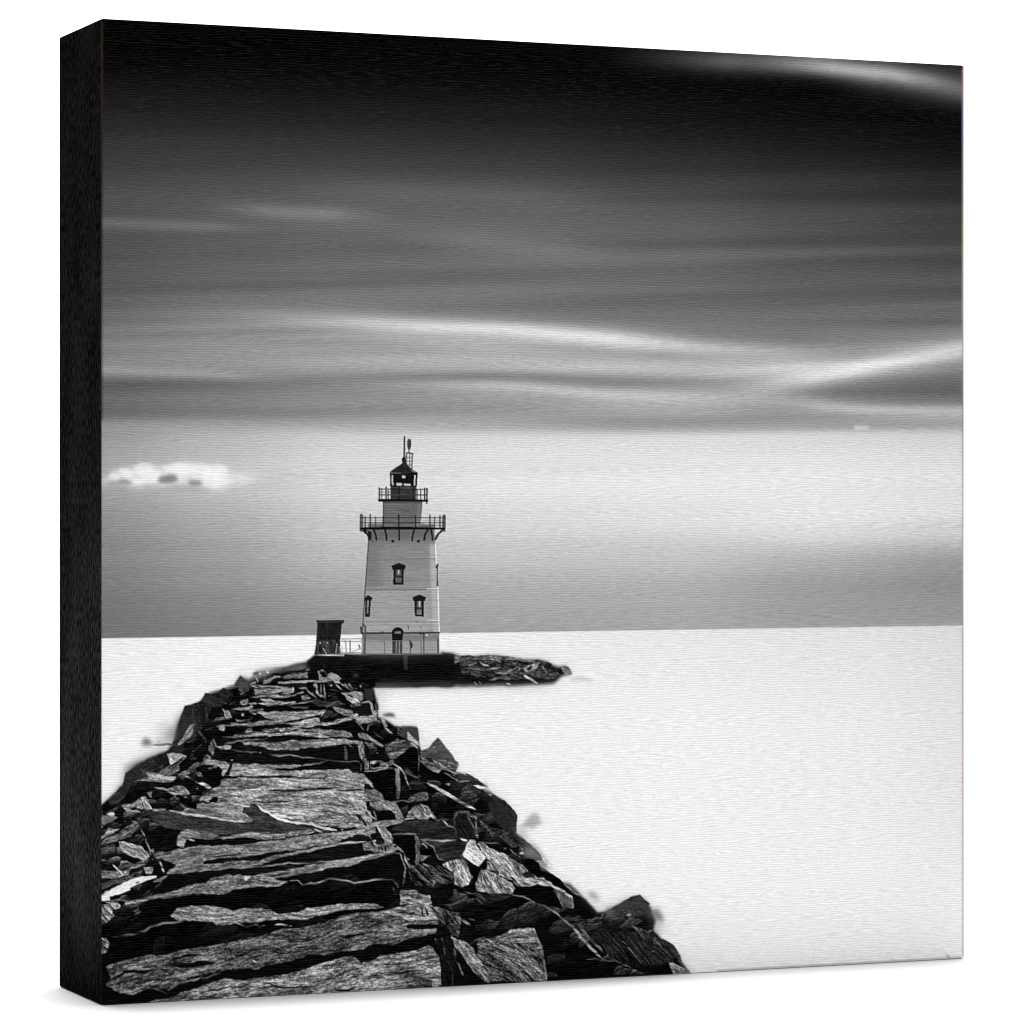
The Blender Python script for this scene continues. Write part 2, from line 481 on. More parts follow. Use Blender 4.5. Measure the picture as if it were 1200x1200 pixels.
p 120 .6 0 rock |560 1140 740 1130 900 1140 1100 1118 1190 1125 1000 1172 800 1165 600 1180
p 130 .5 0 - |318 1165 380 1130 420 1160 350 1185
p 110 .5 0 - |0 1090 45 1090 40 1160 0 1150
# ---- tile 350,760
t 350 760 12
p 120 .4 0 - |0 335 130 340 100 395 0 420
p 115 .4 45 rock |268 320 330 288 420 400 480 460 290 470 285 390
p 8 .2 0 - |292 330 345 318 412 410 358 415 300 352
p 3 .2 0 - |120 390 240 330 270 340 280 440 200 440
l 168 1.8 |0 465 260 460 440 458
p 165 .15 0 rock |410 370 465 338 540 370 610 415 572 432 590 490 520 492 480 450 425 415
l 175 1.3 |515 500 600 580 700 640
l 165 1.6 |590 490 680 550 760 592
l 155 1.6 |700 490 770 575
l 140 1.4 |640 488 700 540
l 225 1.3 |866 518 866 558
l 200 1.3 |790 560 815 575
b 240 452 520 13
b 190 430 665 11
b 120 118 300 12
b 60 365 240 18
f 60 1.5 - |760 350 830 350 840 410 790 400
p 150 .3 0 - |200 510 230 480 262 470 270 560 285 640 380 690 300 690 240 630 250 560
l 130 1 |305 490 320 640
l 135 1.4 |350 490 372 690 400 830
l 80 1 |440 570 560 600 640 640
p 158 .3 30 rock |600 620 700 605 780 598 880 600 912 640 910 700 870 742 840 735 795 790 740 780 680 720 655 660
l 8 1.5 |690 640 760 690
l 215 2 |770 690 858 770
p 90 .7 30 rock |700 800 800 760 890 790 860 830 740 840
f 42 .8 - |915 560 1052 552 1062 720 1020 740 920 700
p 60 .3 90 - |1050 790 1110 748 1122 850 1080 880
p 110 .5 0 rock |35 660 120 648 170 700 100 725 45 720
l 155 1.3 |0 555 100 562 160 630 250 690
l 90 1.2 |180 610 250 690
l 135 1.5 |0 768 120 755 290 715
l 60 1.3 |0 830 140 820
p 55 .8 0 - |170 770 290 740 400 760 560 740 660 790 500 810 300 820
p 148 .3 -25 rock |860 770 890 750 990 730 1035 830 1062 935 1035 925 1000 800 950 765
p 18 .3 0 - |770 830 860 800 985 765 1035 925 900 942 780 900
p 152 .35 -3 slab |150 870 390 858 300 930 100 975 0 990 0 885
l 190 1.3 |305 960 340 900 390 865
p 50 .6 -30 - |330 980 400 880 450 870 560 915 480 950
p 130 .35 15 rock |460 825 520 815 620 840 752 880 755 912 600 925 520 870
p 140 .4 8 rock |590 930 760 920 820 950 1060 932 1102 950 1100 1010 950 1045 860 1045 800 1000 700 960
l 215 2 |800 908 828 945
p 165 .2 60 - |1050 860 1095 940 1080 960 1055 930
p 138 .55 -5 rock |0 1035 150 985 290 975 300 1035 440 1028 560 992 700 975 770 1002 600 1040 400 1078 260 1090 100 1112 0 1105
l 130 1.3 |1120 1020 980 1080 960 1160
l 150 1.2 |1150 960 1200 1040
l 130 1.2 |790 1010 880 1080
# ---- tile 340,840
t 340 840 10
p 150 .4 0 slab |0 180 120 150 240 140 400 148 540 152 700 172 722 245 580 232 400 248 250 232 60 225 0 215
l 10 1.2 |60 190 170 175 320 185
l 10 1.0 |380 205 470 225
p 142 .4 3 slab |0 290 200 270 420 255 560 262 620 245 720 280 840 288 850 322 780 325 600 318 400 350 250 365 100 375 0 388
l 8 1.1 |100 270 280 260 460 250
p 130 .4 85 rock |790 300 842 290 868 400 880 480 925 520 922 605 882 622 862 520 822 480 802 380
l 80 2.6 |640 340 655 430 660 515
l 150 1.2 |685 330 745 372
l 125 1.3 |0 445 150 475 350 490 440 515 680 522 800 520 830 560 826 635
l 160 1.8 |0 572 130 572
l 120 1.4 |130 572 320 545 430 520
p 148 .42 3 slab |0 640 200 620 400 628 560 620 680 612 740 650 850 660 900 700 968 770 972 832 940 780 870 785 872 852 620 862 300 845 180 857 0 862
l 8 1.5 |110 708 200 722 380 712 480 692
b 15 940 815 28
p 152 .45 3 slab |0 872 200 860 500 850 850 862 920 862 930 960 960 1100 960 1240 1000 1360 880 1400 760 1290 620 1310 400 1280 250 1240 0 1210
l 12 1.6 |0 862 180 857 400 838 540 828
l 18 1.2 |560 862 700 868 850 852
p 122 .35 12 rock |912 882 980 855 1050 910 1130 985 1080 995 950 990 930 930
p 10 .4 0 - |872 985 935 985 965 1120 900 1100
l 205 1.8 |935 970 950 1030
l 150 1.2 |965 1040 1005 1180
p 60 .6 60 - |960 1000 1120 1000 1180 1060 1180 1100 1020 1100 960 1060
l 175 1.6 |1080 1010 1190 1090
l 140 1.2 |1010 1100 1200 1100
p 125 .4 30 rock |788 190 840 185 900 200 960 250 1095 345 1070 365 980 290 850 262 800 235
l 150 1.4 |880 300 1000 380
l 120 1 |770 60 860 150
p 175 .2 60 - |1048 0 1080 0 1142 112 1105 122
l 150 1.6 |1110 130 1200 200
l 60 1.4 |970 180 1060 250
l 100 1.3 |1040 0 1050 70 920 100 900 150
p 130 .5 0 rock |935 520 1000 515 1090 525 1130 540 1162 592 1100 612 940 605
p 5 .2 0 - |1000 545 1060 545 1050 595 945 585 950 540
p 200 .1 0 - |945 520 1010 520 980 552
b 225 880 495 12
l 150 1.4 |860 652 1000 636 1140 605 1200 602
# ---- tile 430,820
t 430 820 10
p 3 .2 0 jetty_stone |-20 850 150 832 250 806 322 815 335 950 350 1180 220 1195 180 1110 70 1040 75 990 0 910
l 195 1.8 |150 190 240 300
l 150 2 |200 320 300 410
l 165 1.6 |50 30 70 120
l 140 1.6 |100 120 110 220 150 270
l 145 2.2 |10 440 100 490 185 548
l 90 1.5 |0 500 120 590
l 55 1.4 |70 370 190 470
p 185 .15 30 - |470 378 492 380 520 425 600 500 600 545 520 490 478 480
p 100 .6 -15 rock |200 530 350 475 440 482 520 500 590 560 510 552 420 632 380 680 280 690 220 620
l 215 1.8 |510 500 590 570
l 105 1 |595 580 605 700 605 890
p 3 .2 0 - |400 640 520 558 590 575 605 880 560 880 440 760 330 700
p 72 .2 0 rock |620 600 720 572 835 440 880 510 960 610 1030 700 1062 742 1022 830 820 800 640 720
p 112 .6 15 rock |620 650 700 680 800 710 900 690 1062 742 1022 830 900 800 820 872 740 822 640 722
p 40 .5 0 - |680 680 760 690 790 740 720 740
l 190 1 |800 540 770 560
p 175 .15 0 - |740 812 830 868 872 822 820 825
l 150 1.2 |600 700 700 790 820 872
p 3 .2 0 - |615 720 700 795 820 875 870 825 930 840 1070 955 900 960 700 960 615 940
l 125 2 |860 800 1000 850 1100 885
l 140 1.3 |910 860 1080 960
f 55 1.5 - |1060 850 1150 870 1250 900 1250 950 1090 960
l 150 1 |1080 962 1200 955
l 90 1.2 |700 952 860 965
p 140 .2 0 - |905 985 980 983 962 1010
l 215 3 |708 975 860 1060 1100 1200 1270 1280
l 60 1.3 |500 980 700 972
l 85 2 |450 840 600 920
p 105 .4 88 rock |318 815 380 800 395 1000 382 1160 352 1172 335 950
l 190 1.5 |300 745 380 790 440 880 490 1000
l 70 1.2 |490 1000 510 1050
p 75 .7 -20 rock |500 1120 600 1090 700 1085 715 1150 600 1195 470 1190
p 125 .4 25 rock |-30 1060 100 1062 180 1120 225 1200 120 1200 -30 1180
p 140 .4 45 rock |0 920 50 970 78 1040 60 1045 20 990 0 990
b 60 615 895 14
# ---- tile 118,840
t 118 840 10
p 128 .3 -50 rock |890 335 960 240 1010 150 1035 100 1115 72 1070 125 1085 150 1055 220 1000 280 930 325
l 110 1.2 |1000 300 1080 280 1130 262
l 60 1 |1060 420 1200 320
l 90 1.6 |1140 150 1200 250
p 165 .35 40 rock |765 430 890 425 990 450 1015 462 930 510 815 572 800 500
p 115 .45 -25 rock |655 662 740 600 820 572 1010 470 920 560 922 622 870 662 760 692
l 5 2 |800 590 900 530 980 470
p 150 .35 5 rock |360 768 480 735 552 730 552 690 520 662 620 658 760 690 892 700 840 762 600 758 450 755
l 175 1.8 |630 825 740 850 860 900 1035 912
p 128 .4 10 rock |750 852 850 815 945 803 985 822 1035 905 920 908 850 870
p 100 .4 0 rock |538 882 602 870 602 950 572 935
p 138 .45 -15 rock |230 1045 360 1010 470 955 505 1082 450 1072 360 1062 290 1112
p 148 .4 60 rock |468 942 525 930 605 1082 522 1090
l 185 2.2 |600 1083 760 1088
l 175 1.8 |990 693 1140 770
l 235 3 |1148 770 1290 822
b 130 1130 840 12
b 150 990 942 20
b 5 990 950 8
b 120 902 956 12
l 120 1.6 |925 1020 990 1070
l 80 1.5 |820 1020 860 1050
p 85 .6 -30 - |1080 690 1120 640 1150 690
p 95 .5 0 - |1130 650 1180 650 1200 700 1160 700
p 60 .6 -30 - |1140 590 1170 560 1200 580 1160 600
p 100 .5 -30 - |1160 960 1200 915 1200 990
f 28 3 - |210 820 320 800 320 900 200 900
# ---- tile 230,840
t 230 840 10
p 140 .4 -5 rock |225 110 300 90 400 92 400 65 540 78 660 85 900 45 1200 0 1200 25 1000 52 850 85 640 112 500 92 380 105 300 118
p 135 .3 0 - |270 120 335 110 322 165 280 150
l 90 1 |90 155 240 118
p 130 .5 0 rock |570 162 640 118 655 170 590 182
p 115 .7 0 rock |870 150 1000 138 1200 120 1200 165 1000 178 900 168
p 150 .4 0 slab |290 238 430 232 460 205 560 198 700 190 900 195 1200 192 1200 222 900 226 560 226 440 248
l 130 1.3 |520 190 620 180 800 185
l 110 1.6 |330 315 560 270 800 268
p 142 .4 3 slab |540 295 660 290 900 300 1100 285 1200 270 1200 385 1000 388 850 395 780 352 640 330 560 325
p 150 .3 0 rock |215 350 300 352 425 335 400 382 290 388
l 130 1.5 |400 380 560 405 740 418
b 215 750 420 9
l 145 1.7 |820 430 920 447 1100 450 1200 468
p 110 .6 80 rock |208 250 235 350 190 462 148 400 160 330
l 150 1.2 |205 265 232 345
p 110 .5 60 rock |120 440 190 480 90 540 80 500
l 145 2.2 |30 170 90 240 115 300
p 148 .42 3 slab |90 550 130 495 330 518 380 540 440 540 620 550 900 562 1200 560 1200 700 1000 690 850 700 600 702 400 702 360 692 280 692 310 622 260 580
p 6 .2 0 - |402 520 422 530 375 690 308 690 360 620
b 215 416 508 9
p 8 .2 0 - |870 618 950 605 1200 588 1200 618 950 632
l 5 2.2 |370 700 600 712 850 705 1080 695 1200 712
p 152 .45 3 slab |40 970 150 862 260 800 300 732 400 716 1200 720 1200 1210 900 1175 700 1012 550 1052 320 1000 40 988
l 20 1.6 |860 858 1000 872 1200 855
l 40 1.2 |480 820 640 840 720 830
l 30 1.1 |650 990 850 1002 1050 990 1200 970
b 4 208 955 30
b 4 180 975 14
b 10 297 980 13
b 225 158 960 10
b 225 682 795 7
b 225 485 988 8
p 4 .2 0 - |80 565 270 575 292 680 270 800 190 812 0 762 0 600
b 90 155 608 12
b 110 235 580 14
p 90 .6 30 - |0 640 50 660 80 705 20 705
l 228 3 |30 770 170 825
l 60 1.8 |60 900 170 840
p 132 .35 3 rock |0 1020 320 1002 550 1052 530 1112 650 1210 500 1200 0 1145
# ---- tile 230,940
t 230 940 10
p 52 .4 8 log |-310 100 0 160 200 192 470 228 650 232 682 212 540 100 572 48 690 18 760 80 960 205 1200 262 1500 310 1450 345 1250 335 1100 350 900 352 600 350 400 372 300 382 0 332 -200 318 -380 300 -560 200 -540 130
l 195 2.2 |-310 100 -120 135 0 152 200 182 450 225 650 228
p 120 .4 20 - |520 112 560 112 668 205 640 218 500 190
p 235 .1 20 driftwood |680 14 740 40 880 140 1000 190 1100 220 1200 232 1360 255 1480 300 1640 330 1480 322 1340 275 1200 262 1100 242 1045 246 1000 225 940 205 860 152 760 82
l 215 1.5 |560 52 625 44
l 175 1 |530 60 540 100
p 108 .4 5 rock |0 330 120 340 265 388 190 432 60 442 0 432
p 138 .5 -4 rock |190 432 300 402 450 385 620 350 800 345 1000 350 1180 342 1340 318 1200 385 1000 412 820 442 600 415 400 427
p 128 .4 -7 rock |0 522 150 510 400 505 560 500 750 460 1000 430 1200 402 1500 360 1700 345 1880 308 2020 340 2060 440 2000 385 1900 375 1800 395 1700 450 1600 485 1400 510 1200 562 1000 572 800 602 640 622 500 650 330 655 150 682 0 702
l 20 1.5 |120 648 300 630 500 610
l 185 1.6 |-20 690 60 672 110 672
p 125 .45 -6 rock |0 735 120 720 300 720 400 690 560 685 740 690 850 640 1000 610 1200 570 1200 602 1000 642 900 682 760 735 520 772 420 782 260 802 0 812
l 130 1.7 |440 778 800 747 1200 708
p 122 .45 -5 rock |0 962 100 962 170 900 350 850 560 862 760 840 1000 800 1200 770 1200 855 1000 882 900 892 1080 932 960 988 760 992 560 1002 420 1032 320 1088 100 1078 0 1082
b 240 605 880 13
l 10 1.3 |700 912 860 940
l 15 1.5 |860 880 1000 840 1130 822
p 3 .2 0 - |900 900 1050 878 1200 855 1200 915 1080 925 950 915
# ---- tile 340,940
t 340 940 10
p 48 .4 8 - |0 265 240 262 340 300 520 345 380 352 250 312 100 332 0 345
p 145 .5 -10 rock |0 400 200 368 300 345 240 318 100 350 0 375
l 200 1.3 |285 315 390 362
l 215 2.4 |0 225 260 255 380 305 545 332
b 215 608 325 12
l 12 1.6 |630 325 760 300
l 185 1.2 |750 40 880 180 965 245
l 170 1.2 |820 90 900 200
l 10 1.8 |770 140 830 225
l 10 2 |850 200 890 280
l 20 1.6 |800 150 870 240
l 15 1.4 |860 60 920 160
l 160 1 |905 60 940 150 990 215
l 25 1.5 |930 60 970 170
p 3 .2 0 - |1035 112 1220 112 1230 215 1042 212
p 20 .4 0 - |600 442 740 402 860 388 950 430 700 462
b 190 722 400 14
l 190 2 |0 605 200 570 400 520 600 490 800 468 900 462
p 125 .4 -10 - |0 590 200 558 400 512 400 535 200 585 0 625
p 150 .5 40 rock |845 492 950 455 1000 440 1035 500 1010 600 940 560 860 560
p 8 .1 0 - |935 465 960 465 985 510 955 500
p 150 .3 90 rock |1035 482 1200 490 1200 592 1060 622 1025 560
l 5 1.4 |1080 515 1090 575
l 5 1.4 |1130 515 1145 570
l 5 1.2 |1040 525 1050 590
l 130 1.5 |0 722 300 706 500 690
p 138 .35 -10 rock |0 790 300 735 500 692 760 642 1000 602 1200 568 1300 545 1200 602 1050 645 860 685 700 745 480 775 300 822 100 852 0 862
l 145 1.7 |0 925 90 920 140 965 330 940 440 900 510 895 740 940 920 920 1060 905 1200 910
b 190 140 965 9
p 125 .35 -8 rock |960 240 1200 208 1340 200 1300 250 1200 275 980 292 900 330 870 300
p 15 .3 0 - |1000 330 1100 300 1190 350 1190 470 1060 440
l 140 1.5 |1020 290 1100 330 1200 410
l 175 1.1 |960 180 1010 200
# ---- tile 440,920
t 440 920 10
p 135 .4 40 rock |-80 240 0 200 150 185 230 210 290 280 322 390 240 412 230 335 180 292 60 302 0 290
p 4 .2 0 - |25 312 200 306 232 350 228 408 40 422
l 190 1.4 |90 220 190 300
p 138 .35 -8 rock |0 440 200 412 340 400 320 432 200 472 100 502 0 492
p 125 .5 50 rock |0 488 100 488 170 560 212 640 200 692 120 690 60 600
p 25 .4 0 - |0 560 50 570 100 660 100 690 0 680
p 145 .5 20 rock |20 688 220 700 280 710 355 772 340 800 240 762 200 780 0 860 0 820 60 790 30 740
l 5 1.5 |70 710 80 770
l 5 1.5 |110 712 125 770
l 5 1.3 |40 710 40 760
b 5 225 720 14
l 130 1.3 |170 200 300 185 420 198
p 75 .7 -20 rock |430 182 480 100 590 84 612 130 600 190 470 202
l 130 1.5 |480 185 560 170 612 160
p 128 .6 30 rock |335 405 380 310 450 250 530 225 610 260 660 340 690 400 640 368 600 410 540 395 450 402 400 385
l 185 1.4 |330 412 400 390 450 385
l 160 1.7 |530 228 600 252 660 330 705 412 780 400 850 402
p 32 .5 0 stone |170 530 260 470 340 425 560 405 700 425 780 410 900 470 940 625 520 625 470 572
l 190 1.7 |780 408 850 470 925 492
l 140 1.8 |190 578 460 573 495 612
p 4 .2 0 - |200 590 450 590 470 640 470 930 400 930 330 780 200 680
p 112 .4 90 rock |450 600 495 608 520 800 505 945 470 925 480 800
p 38 .5 0 stone |530 645 940 662 1085 672 1040 780 920 880 820 892 730 850 680 730
l 200 2 |530 632 620 640 940 650
p 200 .2 0 - |990 625 1080 645 1060 668 1010 650
l 125 1.2 |530 640 680 730 740 870 820 890
p 115 .4 0 rock |518 800 600 820 655 820 600 835 560 872 530 885
l 165 1.4 |540 680 615 738
p 27 .5 60 stone |928 410 970 330 1080 345 1160 500 1170 612 960 622
l 95 1.8 |920 400 960 322 1060 312 1190 390
l 75 1.2 |1080 360 1160 520 1172 610
l 70 1.3 |925 410 930 510 952 622
p 168 .55 65 rock |775 932 940 868 1020 880 1072 950 1135 1082 1090 1172 1000 1195 915 1165 910 1040 840 980
p 50 .95 30 rock |380 950 560 915 700 930 780 960 900 1045 905 1150 700 1185 480 1185 400 1080
p 140 .5 40 - |550 905 640 940 620 950 560 930
l 120 1.6 |300 830 345 960 320 1180
l 140 1.3 |220 792 290 800 335 950
l 130 1.5 |640 1090 690 1140 670 1190
l 130 1.3 |700 1030 740 1090 800 1090
b 150 370 870 18
p 100 .7 60 - |340 800 420 940 475 975 400 965 345 880
l 120 1.6 |0 1110 200 1105 245 1150 265 1200
# ---- tile 540,920
t 540 920 10
p 210 .35 35 rock |15 810 80 680 105 640 160 640 312 850 200 957 100 900 25 845
p 170 .5 50 rock |150 650 180 690 270 678 350 750 480 788 620 878 750 968 795 1030 880 1062 910 1105 1000 1115 1110 1190 1040 1200 860 1170 780 1190 680 1210 600 1130 450 1060 440 960 320 870
p 120 .6 60 rock |300 890 380 890 440 960 440 1010 300 990
p 2 .2 0 - |312 860 300 990 230 1000 170 1170 140 1080 60 880 200 958
l 15 1.8 |170 670 230 770 290 830
l 15 2 |560 1060 700 1190 760 1240
p 30 .6 30 - |700 1050 780 1010 880 1070 850 1120 760 1090
p 140 .6 60 rough_stone |170 1160 230 998 300 1000 440 1060 600 1160 640 1240 580 1290 550 1270 400 1280 180 1240
p 2 .2 0 - |700 880 820 865 915 915 935 990 1100 1060 1250 1170 1240 1220 1110 1190 900 1070 780 985
l 190 1.4 |640 640 680 700 720 760
b 215 702 800 18
l 110 1.3 |570 750 700 860
b 90 515 745 14
l 100 1.2 |540 620 560 660
l 120 1.8 |90 360 170 370 185 590
b 215 188 590 12
b 170 195 615 10
l 105 1.3 |80 375 165 520
p 42 .95 40 - |190 360 400 560 380 620 250 500
l 100 1.2 |350 545 420 590 520 600
l 110 1.2 |200 670 420 680 470 720
p 35 .9 40 - |440 590 640 570 700 700 600 740
# ---- tile 560,1030
t 560 1030 10
p 30 .6 5 - |0 170 300 180 400 210 300 250 60 270
l 60 1.6 |0 250 60 290
p 178 .4 10 rock |420 0 780 -20 880 75 905 105 860 85 700 48 620 78 500 92
p 92 .5 60 rock |885 100 960 125 1080 200 1122 270 1115 350 1000 340 960 240
l 200 2 |700 45 880 85 1000 150 1090 205 1120 270
l 185 1.3 |890 140 930 190 990 310
p 3 .3 0 - |405 182 425 122 500 92 640 80 690 52 860 90 940 240 990 350 850 330 720 290 560 215
l 130 1.6 |400 188 540 212 680 290 820 332 920 405 1000 480 1100 562 1180 640 1200 690
f 85 1.5 - |980 30 1080 60 1180 160 1230 210 1120 165
l 150 1 |1000 55 1100 140 1200 205
p 84 .85 30 rock |0 720 150 690 300 640 400 588 560 574 660 588 700 680 745 780 770 950 800 1110 800 1200 60 1200 0 900
p 122 .7 -15 rock |150 692 300 640 400 588 560 574 660 588 700 680 745 785 720 860 620 745 450 745 200 765
l 130 1.6 |590 790 590 930 570 1090
l 140 1.6 |690 690 750 790 770 950 800 1140
l 90 1.6 |0 712 60 695 140 700
# ---- tile 670,1030
t 670 1030 8
p 28 .9 50 - |200 500 700 480 900 640 960 780 600 820 350 740
p 55 .8 40 - |560 430 700 480 860 600 900 740 780 660 640 520
l 165 2.6 |0 430 90 550 180 650 295 765
l 110 2.2 |60 430 180 570 310 700
l 90 1.6 |20 390 120 375
l 110 1.6 |140 752 200 745 300 772 390 762 470 800 550 832
l 120 1.1 |470 570 570 690 660 800
b 240 72 548 9
b 220 892 688 8
b 210 760 676 7
b 230 285 335 6
b 150 540 335 9
p 125 .6 50 rock |910 790 940 782 1000 800 1110 885 960 897
p 60 .6 40 - |990 720 1015 705 1030 790 1000 780
l 120 2 |1030 800 1110 880
# ---- tile 118,940
t 118 940 10
p 110 .3 0 rock |0 160 130 162 185 185 60 262 0 285
p 100 .4 -30 rock |50 130 120 90 205 55 130 155 60 155
b 245 115 136 14
b 160 8 290 12
p 160 .35 -25 rock |40 385 100 308 140 325 225 308 150 362 0 445 0 405
p 62 .9 -30 rock |0 470 250 320 390 225 465 270 350 410 200 455 0 505
p 50 .8 -20 rock |0 530 150 465 190 540 160 590 0 625
l 150 1.3 |365 225 425 245
l 120 1.6 |0 685 60 680
p 142 .45 28 rock |198 470 280 462 400 500 485 518 562 640 500 692 440 652 300 602 240 560
p 2 .1 0 - |470 310 505 320 605 640 572 665 540 570
l 150 1.3 |482 312 530 440 590 620
b 200 595 565 12
b 210 522 655 12
p 112 .5 0 rock |600 625 700 578 795 608 760 652 640 665
b 200 610 668 12
p 122 .4 -8 rock |795 610 850 570 960 548 1200 512 1200 812 900 842 760 842 790 800 880 742 700 670
p 138 .4 20 rock |900 400 930 350 1000 308 1200 340 1200 425 1100 442 1000 440 985 520 950 545 895 520
p 6 .2 0 - |995 460 1060 430 1200 430 1200 512 1015 525
l 210 1.4 |1030 432 1100 448
l 228 2.2 |690 680 742 835
p 120 .5 -10 rock |0 805 160 798 280 800 440 700 560 668 520 740 350 790 330 840 200 892 100 885 0 892
l 210 1.6 |145 732 265 862
b 215 288 820 12
b 200 130 892 10
p 50 .6 -20 rock |0 960 200 885 400 835 370 900 100 985 0 1030
p 165 .5 0 rock |500 770 605 768 592 845 540 855
p 238 .12 -25 driftwood |0 1095 60 1060 200 980 320 928 440 880 655 868 650 892 600 908 430 965 340 1010 352 1030 240 1080 130 1108 100 1110 100 1155 0 1160
b 60 430 938 12
l 215 1.6 |100 1150 200 1145 310 1150
l 190 2 |60 1170 210 1195
p 95 .4 -30 rock |600 935 700 890 800 842 740 900 690 942
l 60 1.3 |570 1100 650 1000 720 920
p 118 .5 -10 rock |280 1172 420 1140 560 1110 800 1052 900 1020 1080 970 1200 962 1200 1070 1000 1085 800 1122 600 1142 400 1185 300 1210
l 140 1.4 |560 1110 800 1095 1000 1060 1200 1045
# ---- tile 118,1060
t 118 1060 10
p 148 .6 40 rock |0 0 235 0 220 42 140 72 130 150 60 212 0 232
p 128 .7 40 rock |0 388 60 402 102 470 80 552 0 595
p 142 .45 3 rock |805 125 900 40 1000 15 1130 8 1350 20 1420 30 1550 70 1680 45 1820 50 1970 65 2080 110 2320 88 2420 50 2600 18 2780 -8 3200 -8 3320 28 3200 55 3080 60 3000 60 2820 72 2620 112 2400 180 2120 185 1940 190 1820 212 1600 220 1520 245 1360 240 1300 200 1120 185 1060 192 900 192
l 3 2 |2060 190 2400 185 2480 165
l 120 2.2 |140 380 400 340 520 310 580 260 720 220 960 202
l 185 1.6 |1560 205 1720 258 1820 230 1860 262 1920 245
l 200 1.6 |2040 228 2200 242
b 240 2225 252 15
p 98 .66 -12 slab |70 722 300 642 560 585 800 582 960 530 1200 502 1370 470 1720 400 1920 360 2120 290 2320 278 2600 215 2800 150 3000 100 3220 85 3420 58 3480 60 3680 -10 3880 10 3980 140 3940 260 3920 340 3680 390 3620 400 3420 480 3200 460 3080 520 2860 540 2620 600 2420 590 2320 640 2120 680 1920 705 1820 762 1720 742 1420 772 1280 802 1100 890 1000 905 800 1002 700 982 500 1002 400 1052 220 1032 60 952 110 862 90 800
l 5 2.6 |100 892 300 785 500 782 620 760
l 8 2.2 |800 660 1000 600 1180 590
p 12 .6 -8 - |820 720 960 690 1160 660 1350 670 1300 700 1150 720 960 745
l 10 2 |980 890 1200 825 1300 820
l 10 2 |1570 600 1720 570
l 10 1.6 |1990 430 2100 400
l 8 1.8 |2820 380 3100 340
l 130 1.4 |620 985 700 1010 780 1052
l 80 1.8 |1190 880 1320 820 1450 780
b 215 1760 720 10
l 210 1.6 |1775 655 1830 670
b 200 1620 680 7
p 148 .6 -10 slab |440 1190 640 1112 800 1092 1000 1012 1200 942 1270 920 1320 900 1470 870 1660 880 1980 830 2120 820 2320 780 2470 730 2720 650 2940 590 2990 620 3050 680 3220 640 3270 600 3420 580 3520 570 3700 530 3840 480 3900 500 3960 600 3980 750 4010 1200
l 10 1.8 |1900 912 2020 950 2120 970 2320 970
l 15 1.6 |1250 1020 1520 970 1690 960
l 12 1.6 |2260 970 2500 955
l 10 2 |2740 1000 2900 1010 3000 960
l 12 1.5 |3220 860 3340 855
p 55 .8 20 - |3630 800 3740 840 3880 880 3890 960 3750 970 3680 900
l 20 2 |3320 830 3640 780
# ---- tile 450,1040
t 450 1040 10
p 118 .6 5 rock |178 210 185 60 200 28 380 40 420 78 540 95 562 180 532 212 400 180 260 195
p 150 .45 10 rock |-20 275 100 245 230 225 360 190 500 198 560 262 640 382 560 372 400 380 280 400 180 330 0 330
l 10 2 |160 290 300 312 360 290
l 15 1.6 |430 230 460 330
l 15 1.6 |480 240 520 330
p 92 .8 45 rock |540 245 600 225 700 248 800 290 882 290 892 400 875 585 820 540 760 500 640 382
p 8 .4 0 - |250 450 300 430 620 440 640 470 520 490 400 492 270 480
p 5 .3 0 - |-20 715 250 645 420 610 600 592 622 780 580 695 520 680 380 735 200 765 -20 790
p 16 .5 80 - |620 592 700 580 800 650 820 900 800 1190 705 1190 665 950 645 800
l 130 1.4 |680 590 700 700 712 795
l 120 1.3 |600 592 612 665
l 60 1.4 |700 800 770 900 800 1000 800 1180
p 140 .6 50 rock |808 612 900 620 1000 662 1062 740 1130 860 1182 980 1215 1040 1215 1120 1050 992 950 862 850 722
l 175 1.6 |830 640 920 760 1000 880
l 155 1.6 |830 850 880 900 920 1030
l 100 2 |820 700 840 830
l 185 1.6 |785 540 790 590 850 612
l 165 2 |890 372 950 402 1010 440
l 110 1.8 |740 212 850 182 950 132
l 140 1.2 |980 360 1060 380
p 50 .8 20 - |900 40 1100 60 1200 160 1060 90
b 215 1105 15 10
l 100 1.4 |1000 662 1080 610 1200 592
l 90 1.2 |100 0 130 80
l 110 1.5 |1080 130 1150 190
t 0 0 1
j 1
l 102 1.0 |1095.9 1122.8 1096.9 1121.4
l 102 1.2 |1046.8 1125.3 1047.2 1124.4
l 120 0.7 |1101.9 1122.8 1103.7 1122.0
l 124 1.2 |1062.0 1125.4 1063.6 1124.0
l 72 0.9 |1112.9 1121.7 1111.0 1121.2
l 135 1.0 |1104.4 1123.2 1105.0 1122.9
l 149 1.1 |1010.6 1127.5 1009.4 1126.2
l 79 1.2 |1122.6 1121.7 1123.5 1121.6
l 132 0.9 |1116.4 1123.2 1115.1 1123.1
l 128 0.9 |1092.6 1123.5 1093.6 1122.9
l 87 0.7 |1116.0 1121.5 1117.0 1121.9
l 63 1.2 |1086.9 1124.7 1086.5 1123.2
l 94 1.2 |1084.9 1123.4 1086.3 1123.7
"""
NB = {}
